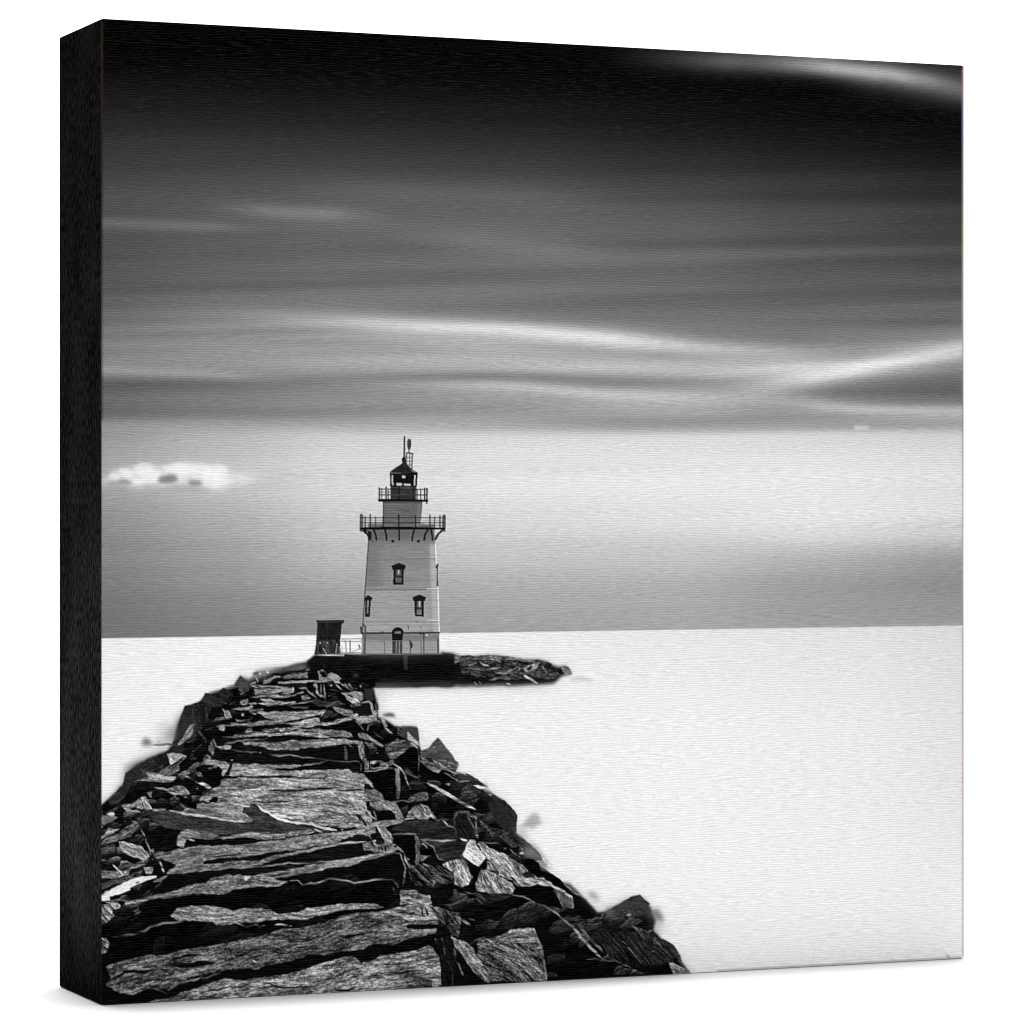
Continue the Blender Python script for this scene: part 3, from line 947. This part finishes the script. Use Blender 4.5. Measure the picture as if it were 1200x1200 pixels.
def draw(data):
    global LASTID
    ox = oy = 0.; z = 1.; jag = 1.
    # line-drift of rim light
    for ln in data.splitlines():
        ln = ln.strip()
        if not ln or ln[0] == '#': continue
        h, _, c = ln.partition('|'); h = h.split()
        op = h[0]
        if op == 't': ox, oy, z = map(float, h[1:4]); continue
        if op == 'j': jag = float(h[1]); continue
        if op == 'b':
            tone, x, y, r = map(float, h[1:5]); x = ox + x / z; y = oy + y / z; r = max(.85 * r / z, .5)
            bb = bbox(x, y, x, y, r * 3 + 1)
            if not bb: continue
            X = PX[bb]; Y = PY[bb]
            d = np.hypot((X - x) * (.7 if jag else 1), (Y - y) * (1.5 if jag else 1.1) + .25 * jag * (X - x)) * (1 + .35 * jag * samp(warp, X * 3, Y * 3))
            if jag and tone > 180: tone = 60 + tone * .62
            blend(bb, np.clip((r - d) / .7 + .5, 0, 1), tone); continue
        v = [float(q) for q in c.split()]
        pts = [(ox + v[i] / z, oy + v[i + 1] / z) for i in range(0, len(v) - 1, 2)]
        xs = [p[0] for p in pts]; ys = [p[1] for p in pts]
        if op == 'f':
            soft(pts, float(h[1]), float(h[2]), h[3] if h[3] != '-' else None, 1.0, .45 if jag else .2); continue
        if op == 'm':      # spray and mist thinning the dark edge; grain in the shade
            bb = bbox(112, 760, 820, 1178, 0)
            X = PX[bb]; Y = PY[bb]
            mm = np.isin(ID[bb], [i for i, n in enumerate(NAMES) if n in ('jetty', 'islet', 'platform')]).astype(np.float32)
            g = samp(GRAIN, X * 1.8, Y * 2.4)
            VAL[bb] += mm * (3 + 6 * np.clip(g + .4, 0, 2.5) * np.clip(.8 + .5 * samp(warpb, X * .7, Y * .7), .1, 2))
            B_ = blur(mm, 24)
            a = np.clip((.90 - B_) / .5, 0, 1) * mm * np.clip(.5 + .35 * samp(warpb, X * .9, Y * .9), .08, 1) * np.where(X < 330, .75, .3)
            a = a * (X < 780)
            VAL[bb] = VAL[bb] * (1 - a) + 225 * a
            oth = 1 - mm
            a2 = np.clip((B_ - .12) / .4, 0, 1) * oth * (VAL[bb] > 215) * np.clip(.25 + .3 * samp(warpc, X * .8, Y * .8), 0, .6) * np.where(X < 330, .7, .35)
            VAL[bb] = VAL[bb] * (1 - a2) + 120 * a2
            continue
        if op == 'k':      # jumble of small shaded stones: tone range, size
            lo, hi, size, den = map(float, h[1:5])
            bb = bbox(min(xs), min(ys), max(xs), max(ys), 4)
            X = PX[bb]; Y = PY[bb]
            m = inside(X, Y, pts).astype(np.float32)
            m = np.clip(blur(m, 3) * 2 - .6, 0, 1) * (ID[bb] == ID[bb].max() if False else (VAL[bb] < 60))
            Xw = X + 2.2 * samp(warpb, X * 1.6, Y * 1.6); Yw = Y + 2.2 * samp(warpc, X * 1.6, Y * 1.6)
            cell = size; gx = np.floor(Xw / cell).astype(int); gy = np.floor(Yw / cell).astype(int)
            rr = np.random.default_rng(int(size * 100)); T_ = rr.random((256, 256, 6)).astype(np.float32)
            f1 = np.full(X.shape, 1e9, np.float32); f2 = f1.copy(); tn = np.zeros(X.shape, np.float32); an = tn.copy(); slope = tn.copy()
            for dy in (-1, 0, 1):
                for dx in (-1, 0, 1):
                    q = T_[(gy + dy) % 256, (gx + dx) % 256]
                    px_ = (gx + dx + q[..., 0]) * cell; py_ = (gy + dy + q[..., 1]) * cell
                    d = np.abs(Xw - px_) * .75 + np.abs((Yw - py_) * 1.25 + .35 * (Xw - px_)) 
                    upd = d < f1
                    f2 = np.where(upd, f1, np.minimum(f2, d)); f1 = np.where(upd, d, f1)
                    tn = np.where(upd, q[..., 2], tn); an = np.where(upd, q[..., 3], an)
                    slope = np.where(upd, (py_ - Yw) * (q[..., 4] + .4) + (Xw - px_) * (q[..., 5] - .5), slope)
            tone = lo + (hi - lo) * np.clip(tn - (1 - den), 0, 1) / max(den, .01)
            tone = tone * np.clip(1 + .9 * slope / cell * 1.6, .25, 2.2)
            g = np.clip(samp(GRAIN, X * 2 + an * 400, Y * 2.2 + .8 * X), -2.4, 2.4)
            tone = tone * (1 + .45 * g)
            e = np.clip((f2 - f1) / 1.6 + .3, 0, 1)
            tone = tone * e + (tn > (1 - den)) * np.clip(slope / cell, 0, 1) * 26 * np.clip(1 - np.abs(f2 - f1 - 2.6) / 1.3, 0, 1)
            blend(bb, m, np.clip(tone, 0, 160)); continue
        if op == 's':
            sf = float(h[3]) / z
            bb = bbox(min(xs), min(ys), max(xs), max(ys), sf * 3)
            m = inside(PX[bb], PY[bb], pts)
            a = blur(m.astype(np.float32), sf * 1.2) * float(h[2]) * (ID[bb] == LASTID)
            VAL[bb] = VAL[bb] * (1 - a) + a * (float(h[1]) + .5 * (VAL[bb] - blur(VAL[bb], 4))); continue
        if op == 'l':
            tone, w = float(h[1]), float(h[2]) * .5
            bb = bbox(min(xs), min(ys), max(xs), max(ys), w + 4)
            if not bb: continue
            X = PX[bb]; Y = PY[bb]
            if jag:
                Xd = X + .3 * jag * samp(warp, X * 4, Y * 4); Yd = Y + .35 * jag * samp(warp2, X * 4, Y * 4)
            else: Xd, Yd = X, Y
            L = [0.]
            for i in range(len(pts) - 1): L.append(L[-1] + math.hypot(pts[i + 1][0] - pts[i][0], pts[i + 1][1] - pts[i][1]))
            A = np.zeros(X.shape, np.float32)
            for i in range(len(pts) - 1):
                (xa, ya), (xb, yb) = pts[i], pts[i + 1]
                dx, dy = xb - xa, yb - ya; l2 = dx * dx + dy * dy + 1e-9
                t = np.clip(((Xd - xa) * dx + (Yd - ya) * dy) / l2, 0, 1)
                d = np.hypot(Xd - xa - t * dx, Yd - ya - t * dy)
                s_ = (L[i] + t * (L[i + 1] - L[i])) / (L[-1] + 1e-9)
                ww = w * (1 if not jag else (.45 + .8 * np.clip(np.minimum(s_, 1 - s_) * 6, 0, 1)))
                if w < .5: a = np.clip((.5 + ww - d) / 1.0, 0, 1) * min(1, w * 2.0 + .1)
                else: a = np.clip((ww - d) / .8 + .5, 0, 1)
                A = np.maximum(A, a)
            if jag: A = A * np.clip(.78 + .34 * samp(g_mid, X * 1.5, Y * 1.5) + .1 * samp(warpb, X, Y), .15, 1)
            blend(bb, A, tone * (1 + .10 * jag * samp(g_fine, X * 2, Y * 2)) if jag else tone); continue
        # op == 'p'
        tone, con, ang = float(h[1]), float(h[2]), math.radians(float(h[3])); name = h[4]
        bb = bbox(min(xs), min(ys), max(xs), max(ys), 5)
        if not bb: continue
        X = PX[bb]; Y = PY[bb]
        if jag:
            Xd = X + jag * (.38 * samp(warp, X * 4.5, Y * 4.5) + .35 * samp(warpb, X * 3, Y * 3))
            Yd = Y + jag * (.38 * samp(warp2, X * 4.5, Y * 4.5) + .35 * samp(warpc, X * 3, Y * 3))
        else: Xd, Yd = X, Y
        m = inside(Xd, Yd, pts).astype(np.float32)
        if m.sum() < 1: continue
        area = m.sum()
        if name != '-':
            NAMES.append(name); LASTID = len(NAMES) - 1
            sub = ID[bb]; sub[m > .5] = LASTID
        a = blur(m, .8 if jag else .55)
        if jag and 85 <= tone < 200: tone *= TK
        tx = tone
        if con > 0:
            o = (137, 411) if jag else rng.integers(0, 900, 2)
            k = 2.0
            U = (X * math.cos(ang) + Y * math.sin(ang)) * k + o[0]
            V = (-X * math.sin(ang) + Y * math.cos(ang)) * k * 1.12 + o[1]
            if jag:
                U = U + 3 * samp(warpb, X * 1.3, Y * 1.3); V = V + 5 * samp(warpc, X * 1.3, Y * 1.3)
            g = samp(GRAIN, U, V); g = np.where(g < -.9, -.9 + (g + .9) * .55, g); g = np.clip(g, -2.3, 2.3)
            tx = tone * (1 + con * (.70 if jag else .5) * g)
            if jag and tone > 60:
                # worn rim: the slab's edge catches light, under it is a dark undercut
                rim = np.clip(m - blur(m, 2.2), 0, 1) * (0 if 'slab' in name else 1)
                tx = tx * (1 + .5 * rim * np.clip(.6 + .6 * samp(g_big, X * 1.5, Y * 1.5), 0, 1.6))
            tx = np.clip(tx, 0, 245)
        if jag and tone > 60 and area > 900:
            sh = np.roll(a, 3, 0); sh[:3] = 0
            blend(bb, np.clip(sh - a, 0, 1) * .5, 6)
        blend(bb, a, tx)
draw(DATA)
VAL = np.clip(VAL, 0, 250)
# light sharpening of the printed photograph (halo round dark shapes)
d0 = bbox(118, 500, 830, 1178, 0)
sub = VAL[d0]; VAL[d0] = np.clip(sub + np.clip(.75 * (sub - blur(sub, 1.6)), -16, 16), 0, 250)

# ---------------------------------------------------------------- ink tones on mesh vertices
Vp = np.pad(VAL, 1, mode='edge').astype(np.float32)
def lin(c):
    c = np.clip(c, 0, 255) / 255.
    return np.where(c <= .04045, c / 12.92, ((c + .055) / 1.055) ** 2.4)
Lp = Vp
st = N // G
# tone at vertex (i, j): mean of the 2 x 2 drawing cells around it
idx = np.arange(G + 1) * st
a00 = Lp[np.ix_(idx, idx)]; a01 = Lp[np.ix_(idx, idx + 1)]; a10 = Lp[np.ix_(idx + 1, idx)]; a11 = Lp[np.ix_(idx + 1, idx + 1)]
TONE = (a00 + a01 + a10 + a11) * .25
RGB = np.repeat(TONE[:, :, None], 3, 2)
# cut edge of the paper layer: a thin tinted thread at the canvas rim
yy = np.linspace(0, 1, G + 1)
def thread(ph): return np.stack([.5 + .5 * np.sin(yy * 23 + ph), .5 + .5 * np.sin(yy * 17 + 2 + ph), .5 + .5 * np.sin(yy * 29 + 4 + ph)], -1)
tl = thread(.3); tr = thread(2.1)
RGB[:, 0] = 22 + tl * np.array([36, 24, 12]); RGB[:, 1] = RGB[:, 1] * .6 + .4 * RGB[:, 0]
RGB[:, -1] = 135 + tr * np.array([48, 34, 36]); RGB[:, -2] = RGB[:, -2] * .5 + .5 * RGB[:, -1]
RGB[-1, :] = RGB[-1, :] * .45 + .55 * (86 + 34 * thread(1.)[:, :] * np.array([1., .95, .9]))
E_INK = 1.0      # light that falls on the face (set below from the lamps)
ALB = lin(RGB)

# ---------------------------------------------------------------- materials
def mat(name):
    m = bpy.data.materials.new(name); m.use_nodes = True
    nt = m.node_tree; b = nt.nodes['Principled BSDF']; b.inputs['Roughness'].default_value = .85
    b.inputs['Specular IOR Level'].default_value = 0.0
    return m, nt, b
FACE_LIGHT = 1.25
def math_node(nt, op, a, b=None, clamp=False):
    n = nt.nodes.new('ShaderNodeMath'); n.operation = op; n.use_clamp = clamp
    for i, q in enumerate((a, b)):
        if q is None: continue
        if isinstance(q, (int, float)): n.inputs[i].default_value = q
        else: nt.links.new(q, n.inputs[i])
    return n.outputs[0]
ink, nt, B = mat('canvas_ink')
at = nt.nodes.new('ShaderNodeAttribute'); at.attribute_name = 'ink'
tc = nt.nodes.new('ShaderNodeTexCoord')
def weave(sx, sz, detail, rough, off=0.):
    mp = nt.nodes.new('ShaderNodeMapping'); mp.inputs['Scale'].default_value = (sx / H, 1, sz / H)
    mp.inputs['Location'].default_value = (off, 0, off * 1.7)
    nt.links.new(tc.outputs['Object'], mp.inputs['Vector'])
    # every thread row gets its own start, so no columns line up
    sp = nt.nodes.new('ShaderNodeSeparateXYZ'); nt.links.new(mp.outputs[0], sp.inputs[0])
    rn = nt.nodes.new('ShaderNodeTexNoise'); rn.noise_dimensions = '1D'; rn.inputs['Scale'].default_value = .8; rn.inputs['Detail'].default_value = 1
    nt.links.new(sp.outputs['Z'], rn.inputs['W'])
    cx = nt.nodes.new('ShaderNodeCombineXYZ')
    nt.links.new(math_node(nt, 'ADD', sp.outputs['X'], math_node(nt, 'MULTIPLY', rn.outputs['Fac'], 9.0)), cx.inputs['X'])
    nt.links.new(sp.outputs['Z'], cx.inputs['Z'])
    n = nt.nodes.new('ShaderNodeTexNoise'); n.inputs['Scale'].default_value = 1
    n.inputs['Detail'].default_value = detail; n.inputs['Roughness'].default_value = rough
    nt.links.new(cx.outputs[0], n.inputs['Vector'])
    return n.outputs['Fac']
w1 = weave(170, 385, 1.0, .5); w2 = weave(260, 260, 0, .5, 5.); w3 = weave(42, 70, 1, .5, 11.); w4 = weave(70, 120, 0, .5, 3.)
# weft threads: 385 rows over the height, each wandering a little
sz = nt.nodes.new('ShaderNodeSeparateXYZ'); nt.links.new(tc.outputs['Object'], sz.inputs[0])
ph = math_node(nt, 'ADD', math_node(nt, 'MULTIPLY', sz.outputs['Z'], 385 * 2 * math.pi / H), math_node(nt, 'MULTIPLY', w3, 11.0))
thr = math_node(nt, 'MULTIPLY', math_node(nt, 'SINE', ph), math_node(nt, 'MULTIPLY', w4, .19))
s = math_node(nt, 'ADD', math_node(nt, 'MULTIPLY', math_node(nt, 'SUBTRACT', w1, .5), .20), math_node(nt, 'MULTIPLY', math_node(nt, 'SUBTRACT', w2, .5), .20))
s = math_node(nt, 'ADD', s, thr)
gain = math_node(nt, 'ADD', math_node(nt, 'MULTIPLY', s, 1.0), 1.0)  # shading of the weave relief is put into the ink colour
mul = nt.nodes.new('ShaderNodeVectorMath'); mul.operation = 'SCALE'
nt.links.new(at.outputs['Color'], mul.inputs[0]); nt.links.new(gain, mul.inputs['Scale'])
add = nt.nodes.new('ShaderNodeVectorMath'); add.operation = 'ADD'
lift = math_node(nt, 'MAXIMUM', math_node(nt, 'MULTIPLY', s, .055), 0.0)
cmb = nt.nodes.new('ShaderNodeCombineXYZ')
for i in range(3): nt.links.new(lift, cmb.inputs[i])
nt.links.new(mul.outputs[0], add.inputs[0]); nt.links.new(cmb.outputs[0], add.inputs[1])
sc = nt.nodes.new('ShaderNodeVectorMath'); sc.operation = 'SCALE'; sc.inputs['Scale'].default_value = 1 / FACE_LIGHT
nt.links.new(add.outputs[0], sc.inputs[0]); nt.links.new(sc.outputs[0], B.inputs['Base Color'])
bm_ = nt.nodes.new('ShaderNodeBump'); bm_.inputs['Strength'].default_value = .25; bm_.inputs['Distance'].default_value = .0002
nt.links.new(s, bm_.inputs['Height']); nt.links.new(bm_.outputs[0], B.inputs['Normal'])

side, nt, B = mat('black_wrapped_canvas')
tc = nt.nodes.new('ShaderNodeTexCoord')
def n3(scale, detail):
    mp = nt.nodes.new('ShaderNodeMapping'); mp.inputs['Scale'].default_value = scale
    nt.links.new(tc.outputs['Object'], mp.inputs['Vector'])
    n = nt.nodes.new('ShaderNodeTexNoise'); n.inputs['Scale'].default_value = 1; n.inputs['Detail'].default_value = detail
    nt.links.new(mp.outputs[0], n.inputs['Vector']); return n.outputs['Fac']
q = math_node(nt, 'ADD', math_node(nt, 'MULTIPLY', n3((950, 950, 420), 1), .7), math_node(nt, 'MULTIPLY', n3((60, 60, 26), 2), .3))
rp = nt.nodes.new('ShaderNodeValToRGB'); rp.color_ramp.elements[0].position = .40; rp.color_ramp.elements[0].color = (.0018, .0018, .0018, 1)
rp.color_ramp.elements[1].position = .66; rp.color_ramp.elements[1].color = (.0125, .0125, .0125, 1)
nt.links.new(q, rp.inputs[0])
# the black wrap turns greyer in its lower half and darkest at the foot
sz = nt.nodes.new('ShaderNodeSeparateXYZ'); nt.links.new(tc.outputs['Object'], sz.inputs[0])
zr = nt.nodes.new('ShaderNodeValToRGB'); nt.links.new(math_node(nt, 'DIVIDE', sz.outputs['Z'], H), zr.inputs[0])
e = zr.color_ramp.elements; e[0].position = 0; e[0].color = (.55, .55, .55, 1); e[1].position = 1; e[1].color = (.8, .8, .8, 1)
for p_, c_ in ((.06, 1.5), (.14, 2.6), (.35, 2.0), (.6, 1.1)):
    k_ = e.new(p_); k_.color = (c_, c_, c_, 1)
vm = nt.nodes.new('ShaderNodeVectorMath'); vm.operation = 'MULTIPLY'
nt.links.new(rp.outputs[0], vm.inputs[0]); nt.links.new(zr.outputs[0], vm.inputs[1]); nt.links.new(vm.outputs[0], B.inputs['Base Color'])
bp = nt.nodes.new('ShaderNodeBump'); bp.inputs['Strength'].default_value = .5; bp.inputs['Distance'].default_value = .0003
nt.links.new(q, bp.inputs['Height']); nt.links.new(bp.outputs[0], B.inputs['Normal'])

primer, nt, B = mat('primed_canvas'); B.inputs['Base Color'].default_value = (.45, .45, .45, 1)
wood, nt, B = mat('pine_bar')
nz = nt.nodes.new('ShaderNodeTexNoise'); nz.inputs['Scale'].default_value = 60; nz.inputs['Detail'].default_value = 4
rp = nt.nodes.new('ShaderNodeValToRGB'); rp.color_ramp.elements[0].color = (.32, .2, .1, 1); rp.color_ramp.elements[1].color = (.55, .4, .24, 1)
nt.links.new(nz.outputs['Fac'], rp.inputs[0]); nt.links.new(rp.outputs[0], B.inputs['Base Color'])
white, nt, B = mat('white_paper_sweep')
nz = nt.nodes.new('ShaderNodeTexNoise'); nz.inputs['Scale'].default_value = 400; nz.inputs['Detail'].default_value = 2
rp = nt.nodes.new('ShaderNodeValToRGB'); rp.color_ramp.elements[0].color = (.88, .88, .88, 1); rp.color_ramp.elements[1].color = (.92, .92, .92, 1)
nt.links.new(nz.outputs['Fac'], rp.inputs[0]); nt.links.new(rp.outputs[0], B.inputs['Base Color'])

# ---------------------------------------------------------------- objects
def mesh_obj(name, verts, faces, m, parent=None, smooth=False):
    me = bpy.data.meshes.new(name); me.from_pydata(verts, [], faces); me.materials.append(m)
    if smooth: me.polygons.foreach_set('use_smooth', [True] * len(me.polygons))
    o = bpy.data.objects.new(name, me); COL.objects.link(o); o.parent = parent
    return o

GAP = .00012                    # small lift added under the canvas to darken the contact line
root = bpy.data.objects.new('canvas_print', None); COL.objects.link(root)
root.location = (X0 * H, Z0 * H, GAP); root.rotation_euler = (0, 0, math.atan2(ST, CT))
root.empty_display_size = .05
root['label'] = 'square black and white canvas print of a lighthouse and stone jetty with black sides'
root['category'] = 'canvas print'

# wrapped black canvas: rounded box, front face pulled behind the printed face
def rounded_box(x0, y0, z0, x1, y1, z1, r, seg=4):
    import bmesh
    bm = bmesh.new()
    bmesh.ops.create_cube(bm, size=1)
    for v in bm.verts:
        v.co = ((x0 + x1) / 2 + v.co.x * (x1 - x0), (y0 + y1) / 2 + v.co.y * (y1 - y0), (z0 + z1) / 2 + v.co.z * (z1 - z0))
    ed = [e for e in bm.edges]
    bmesh.ops.bevel(bm, geom=ed, offset=r, segments=seg, profile=.5, affect='EDGES')
    return bm
bm = rounded_box(0, 0, 0, H, DEPTH, H, .0006, 3)
me = bpy.data.meshes.new('wrapped_side'); bm.to_mesh(me); bm.free()
me.materials.append(side); me.materials.append(primer)
for p in me.polygons:
    if p.normal.y < -.99: p.material_index = 1
    p.use_smooth = p.area < 1e-4
wrap = bpy.data.objects.new('wrapped_side', me); COL.objects.link(wrap); wrap.parent = root
wrap['label'] = 'black textured canvas wrapped round the side of the frame'
# ---- printed face, one piece of canvas per printed thing
PROUD = .00015
RR = .0011                      # rounded canvas corners
us = np.arange(G + 1) / G
idc = ID[::st, ::st][:G, :G].copy()

GROUPS = {   # name in the drawing -> (object name, parent part or None)
    'sky': ('printed_sky', None), 'sea': ('printed_sea', None), 'cloud': ('printed_cloud', None),
    'islet': ('printed_islet', None), 'platform': ('printed_platform', None), 'hut': ('printed_hut', None),
    'lighthouse': ('printed_lighthouse', None), 'tower_top': ('upper_tower', 'lighthouse'), 'bracket': ('bracket', 'lighthouse'),
    'window': ('window', 'lighthouse'), 'door': ('door', 'lighthouse'), 'beacon': ('beacon', 'lighthouse'), 'roof': ('roof', 'lighthouse'),
    'lantern': ('lantern_room', 'lighthouse'), 'gallery': ('gallery', 'lighthouse'), 'pane': (None, 'window'),
    'jetty': ('printed_jetty', None), 'rock': ('rock', 'jetty'), 'stone': ('rock', 'jetty'), 'jetty_stone': ('rock', 'jetty'),
    'rough_slab': ('slab', 'jetty'), 'slab': ('slab', 'jetty'), 'rough_stone': ('rock', 'jetty'), 'log': ('driftwood', 'jetty'), 'driftwood': ('driftwood', 'jetty')}
LABELS = {'printed_lighthouse': 'printed white lighthouse tower with black railings', 'printed_sky': 'printed dark streaked sky', 'printed_sea': 'printed milky white sea',
          'printed_jetty': 'printed dark stone jetty leading to the lighthouse', 'printed_cloud': 'printed small white cloud at left', 'printed_hut': 'printed small dark hut beside the tower',
          'printed_platform': 'printed black platform under the tower', 'printed_islet': 'printed low rocky islet right of the tower'}
MERGE = {'islet', 'platform', 'hut', 'lighthouse', 'door', 'roof', 'jetty', 'sky', 'sea', 'cloud'}
# ids of the same printed thing become one; panes go to the window they lie in
canon = list(range(len(NAMES))); first = {}
lastwin = None
for i, n in enumerate(NAMES):
    if n == 'window': lastwin = i
    if n == 'pane': canon[i] = lastwin
    elif n in MERGE: canon[i] = first.setdefault(n, i)
idc = np.array(canon, np.int16)[idc]
cnt = np.bincount(idc.ravel(), minlength=len(NAMES))
small = [i for i in range(len(NAMES)) if GROUPS[NAMES[i]][1] == 'jetty' and cnt[i] > 0]
small.sort(key=lambda i: -cnt[i])
for k, i in enumerate(small):
    if k >= 99 or cnt[i] < 60: idc[idc == i] = first['jetty']

# coarse blocks where nothing but sky or sea is printed
KB = 4
fine = np.zeros((G, G), bool)
d1 = bbox(100, 500, 840, 1178, 0)
fine[d1[0].start // st:, :d1[1].stop // st] = True
def blocks(mask):
    b = mask[:G // KB * KB, :G // KB * KB].reshape(G // KB, KB, G // KB, KB).all((1, 3)); return b
cornermask = np.ones((G, G), bool)
cc = (np.arange(G) + .5) / G * H
for cx_, cz_, sx_, sz_ in ((RR, RR, -1, -1), (H - RR, RR, 1, -1), (RR, H - RR, -1, 1), (H - RR, H - RR, 1, 1)):
    ax = (cc - cx_) * sx_ > 0; az = (cc - cz_) * sz_ > 0
    d = np.hypot(cc[None, :] - cx_, cc[:, None] - cz_)
    cornermask[(az[:, None] & ax[None, :]) & (d > RR)] = False

def face_piece(name, mask, parent, coarse):
    quads = []
    if coarse:
        ok = blocks(mask & ~fine & cornermask)
        br, bc = np.nonzero(ok)
        q = np.stack([br * KB * (G + 1) + bc * KB, (br + 1) * KB * (G + 1) + bc * KB, (br + 1) * KB * (G + 1) + (bc + 1) * KB, br * KB * (G + 1) + (bc + 1) * KB], 1)
        quads.append(q)
        big = np.zeros((G, G), bool); big[:G // KB * KB, :G // KB * KB] = np.repeat(np.repeat(ok, KB, 0), KB, 1)
        mask = mask & ~big
    r, c = np.nonzero(mask & cornermask)
    quads.append(np.stack([r * (G + 1) + c, (r + 1) * (G + 1) + c, (r + 1) * (G + 1) + c + 1, r * (G + 1) + c + 1], 1))
    q = np.concatenate(quads)
    used, inv = np.unique(q.ravel(), return_inverse=True)
    vr, vc = used // (G + 1), used % (G + 1)
    co = np.zeros((len(used), 3), np.float32)
    co[:, 0] = vc / G * H; co[:, 1] = -PROUD; co[:, 2] = H - vr / G * H
    me = bpy.data.meshes.new(name)
    me.vertices.add(len(used)); me.vertices.foreach_set('co', co.ravel())
    me.loops.add(len(q) * 4); me.loops.foreach_set('vertex_index', inv.astype(np.int32).ravel())
    me.polygons.add(len(q)); me.polygons.foreach_set('loop_start', np.arange(0, len(q) * 4, 4, dtype=np.int32))
    me.update(calc_edges=True)
    ca = me.attributes.new('ink', 'FLOAT_COLOR', 'POINT')
    rgba = np.ones((len(used), 4), np.float32); rgba[:, :3] = ALB[vr, vc]
    ca.data.foreach_set('color', rgba.ravel())
    me.materials.append(ink)
    o = bpy.data.objects.new(name, me); COL.objects.link(o); o.parent = parent
    return o

made = {}
order = sorted(range(len(NAMES)), key=lambda i: 0 if GROUPS[NAMES[i]][1] is None else 1)
for i in order:
    m = idc == i
    if not m.any(): continue
    on, par = GROUPS[NAMES[i]]
    par_o = root if par is None else made[first[par]]
    o = face_piece(on, m, par_o, NAMES[i] in ('sky', 'sea'))
    made[i] = o
    if on in LABELS: o['label'] = LABELS[on]
    if NAMES[i] == 'driftwood': o['label'] = 'bleached pale driftwood'
    if NAMES[i] == 'log': o['label'] = 'dark weathered log'

# ---- white table the print stands on, running out to where it meets the white walls
W = 14.0
vs = [(-W, -3, 0), (W, -3, 0), (W, 26, 0), (-W, 26, 0)]
fl = mesh_obj('floor', vs, [(0, 1, 2, 3)], white); fl['kind'] = 'structure'

# ---------------------------------------------------------------- light
w = bpy.data.worlds.new('World'); S.world = w; w.use_nodes = True
bg = w.node_tree.nodes['Background']; bg.inputs[1].default_value = 1.5
wt = w.node_tree; tcw = wt.nodes.new('ShaderNodeTexCoord'); sx = wt.nodes.new('ShaderNodeSeparateXYZ'); rw = wt.nodes.new('ShaderNodeValToRGB')
wt.links.new(tcw.outputs['Generated'], sx.inputs[0]); wt.links.new(sx.outputs['Z'], rw.inputs[0]); wt.links.new(rw.outputs[0], bg.inputs[0])
# a white studio: bright walls all round, dim ceiling
rw.color_ramp.elements[0].position = .35; rw.color_ramp.elements[0].color = (1, 1, 1, 1)
rw.color_ramp.elements[1].position = .6; rw.color_ramp.elements[1].color = (.22, .22, .22, 1)
# soft overhead sun, added a little behind the print: lights the table, throws a short soft shadow forward
sun = bpy.data.lights.new('added_overhead_sun', 'SUN'); sun.energy = 3.2; sun.angle = math.radians(8)
so = bpy.data.objects.new('added_overhead_sun', sun); COL.objects.link(so)
dirv = Vector((.002, -.066, -1)).normalized()
so.rotation_euler = dirv.to_track_quat('-Z', 'Y').to_euler()

# ---------------------------------------------------------------- camera
cam = bpy.data.cameras.new('camera'); co = bpy.data.objects.new('camera', cam); COL.objects.link(co)
cam.sensor_width = 36; cam.lens = 36 * F0 / 1200; cam.clip_start = .01; cam.clip_end = 60
co.location = (0, 0, H / 2 + GAP); co.rotation_euler = (math.radians(90), 0, 0)
S.camera = co
if hasattr(S, 'cycles'): S.cycles.filter_width = 1.05
S.render.resolution_x = 1024; S.render.resolution_y = 1024
S.view_settings.view_transform = 'Standard'; S.view_settings.look = 'None'
S.view_settings.exposure = 0; S.view_settings.gamma = 1
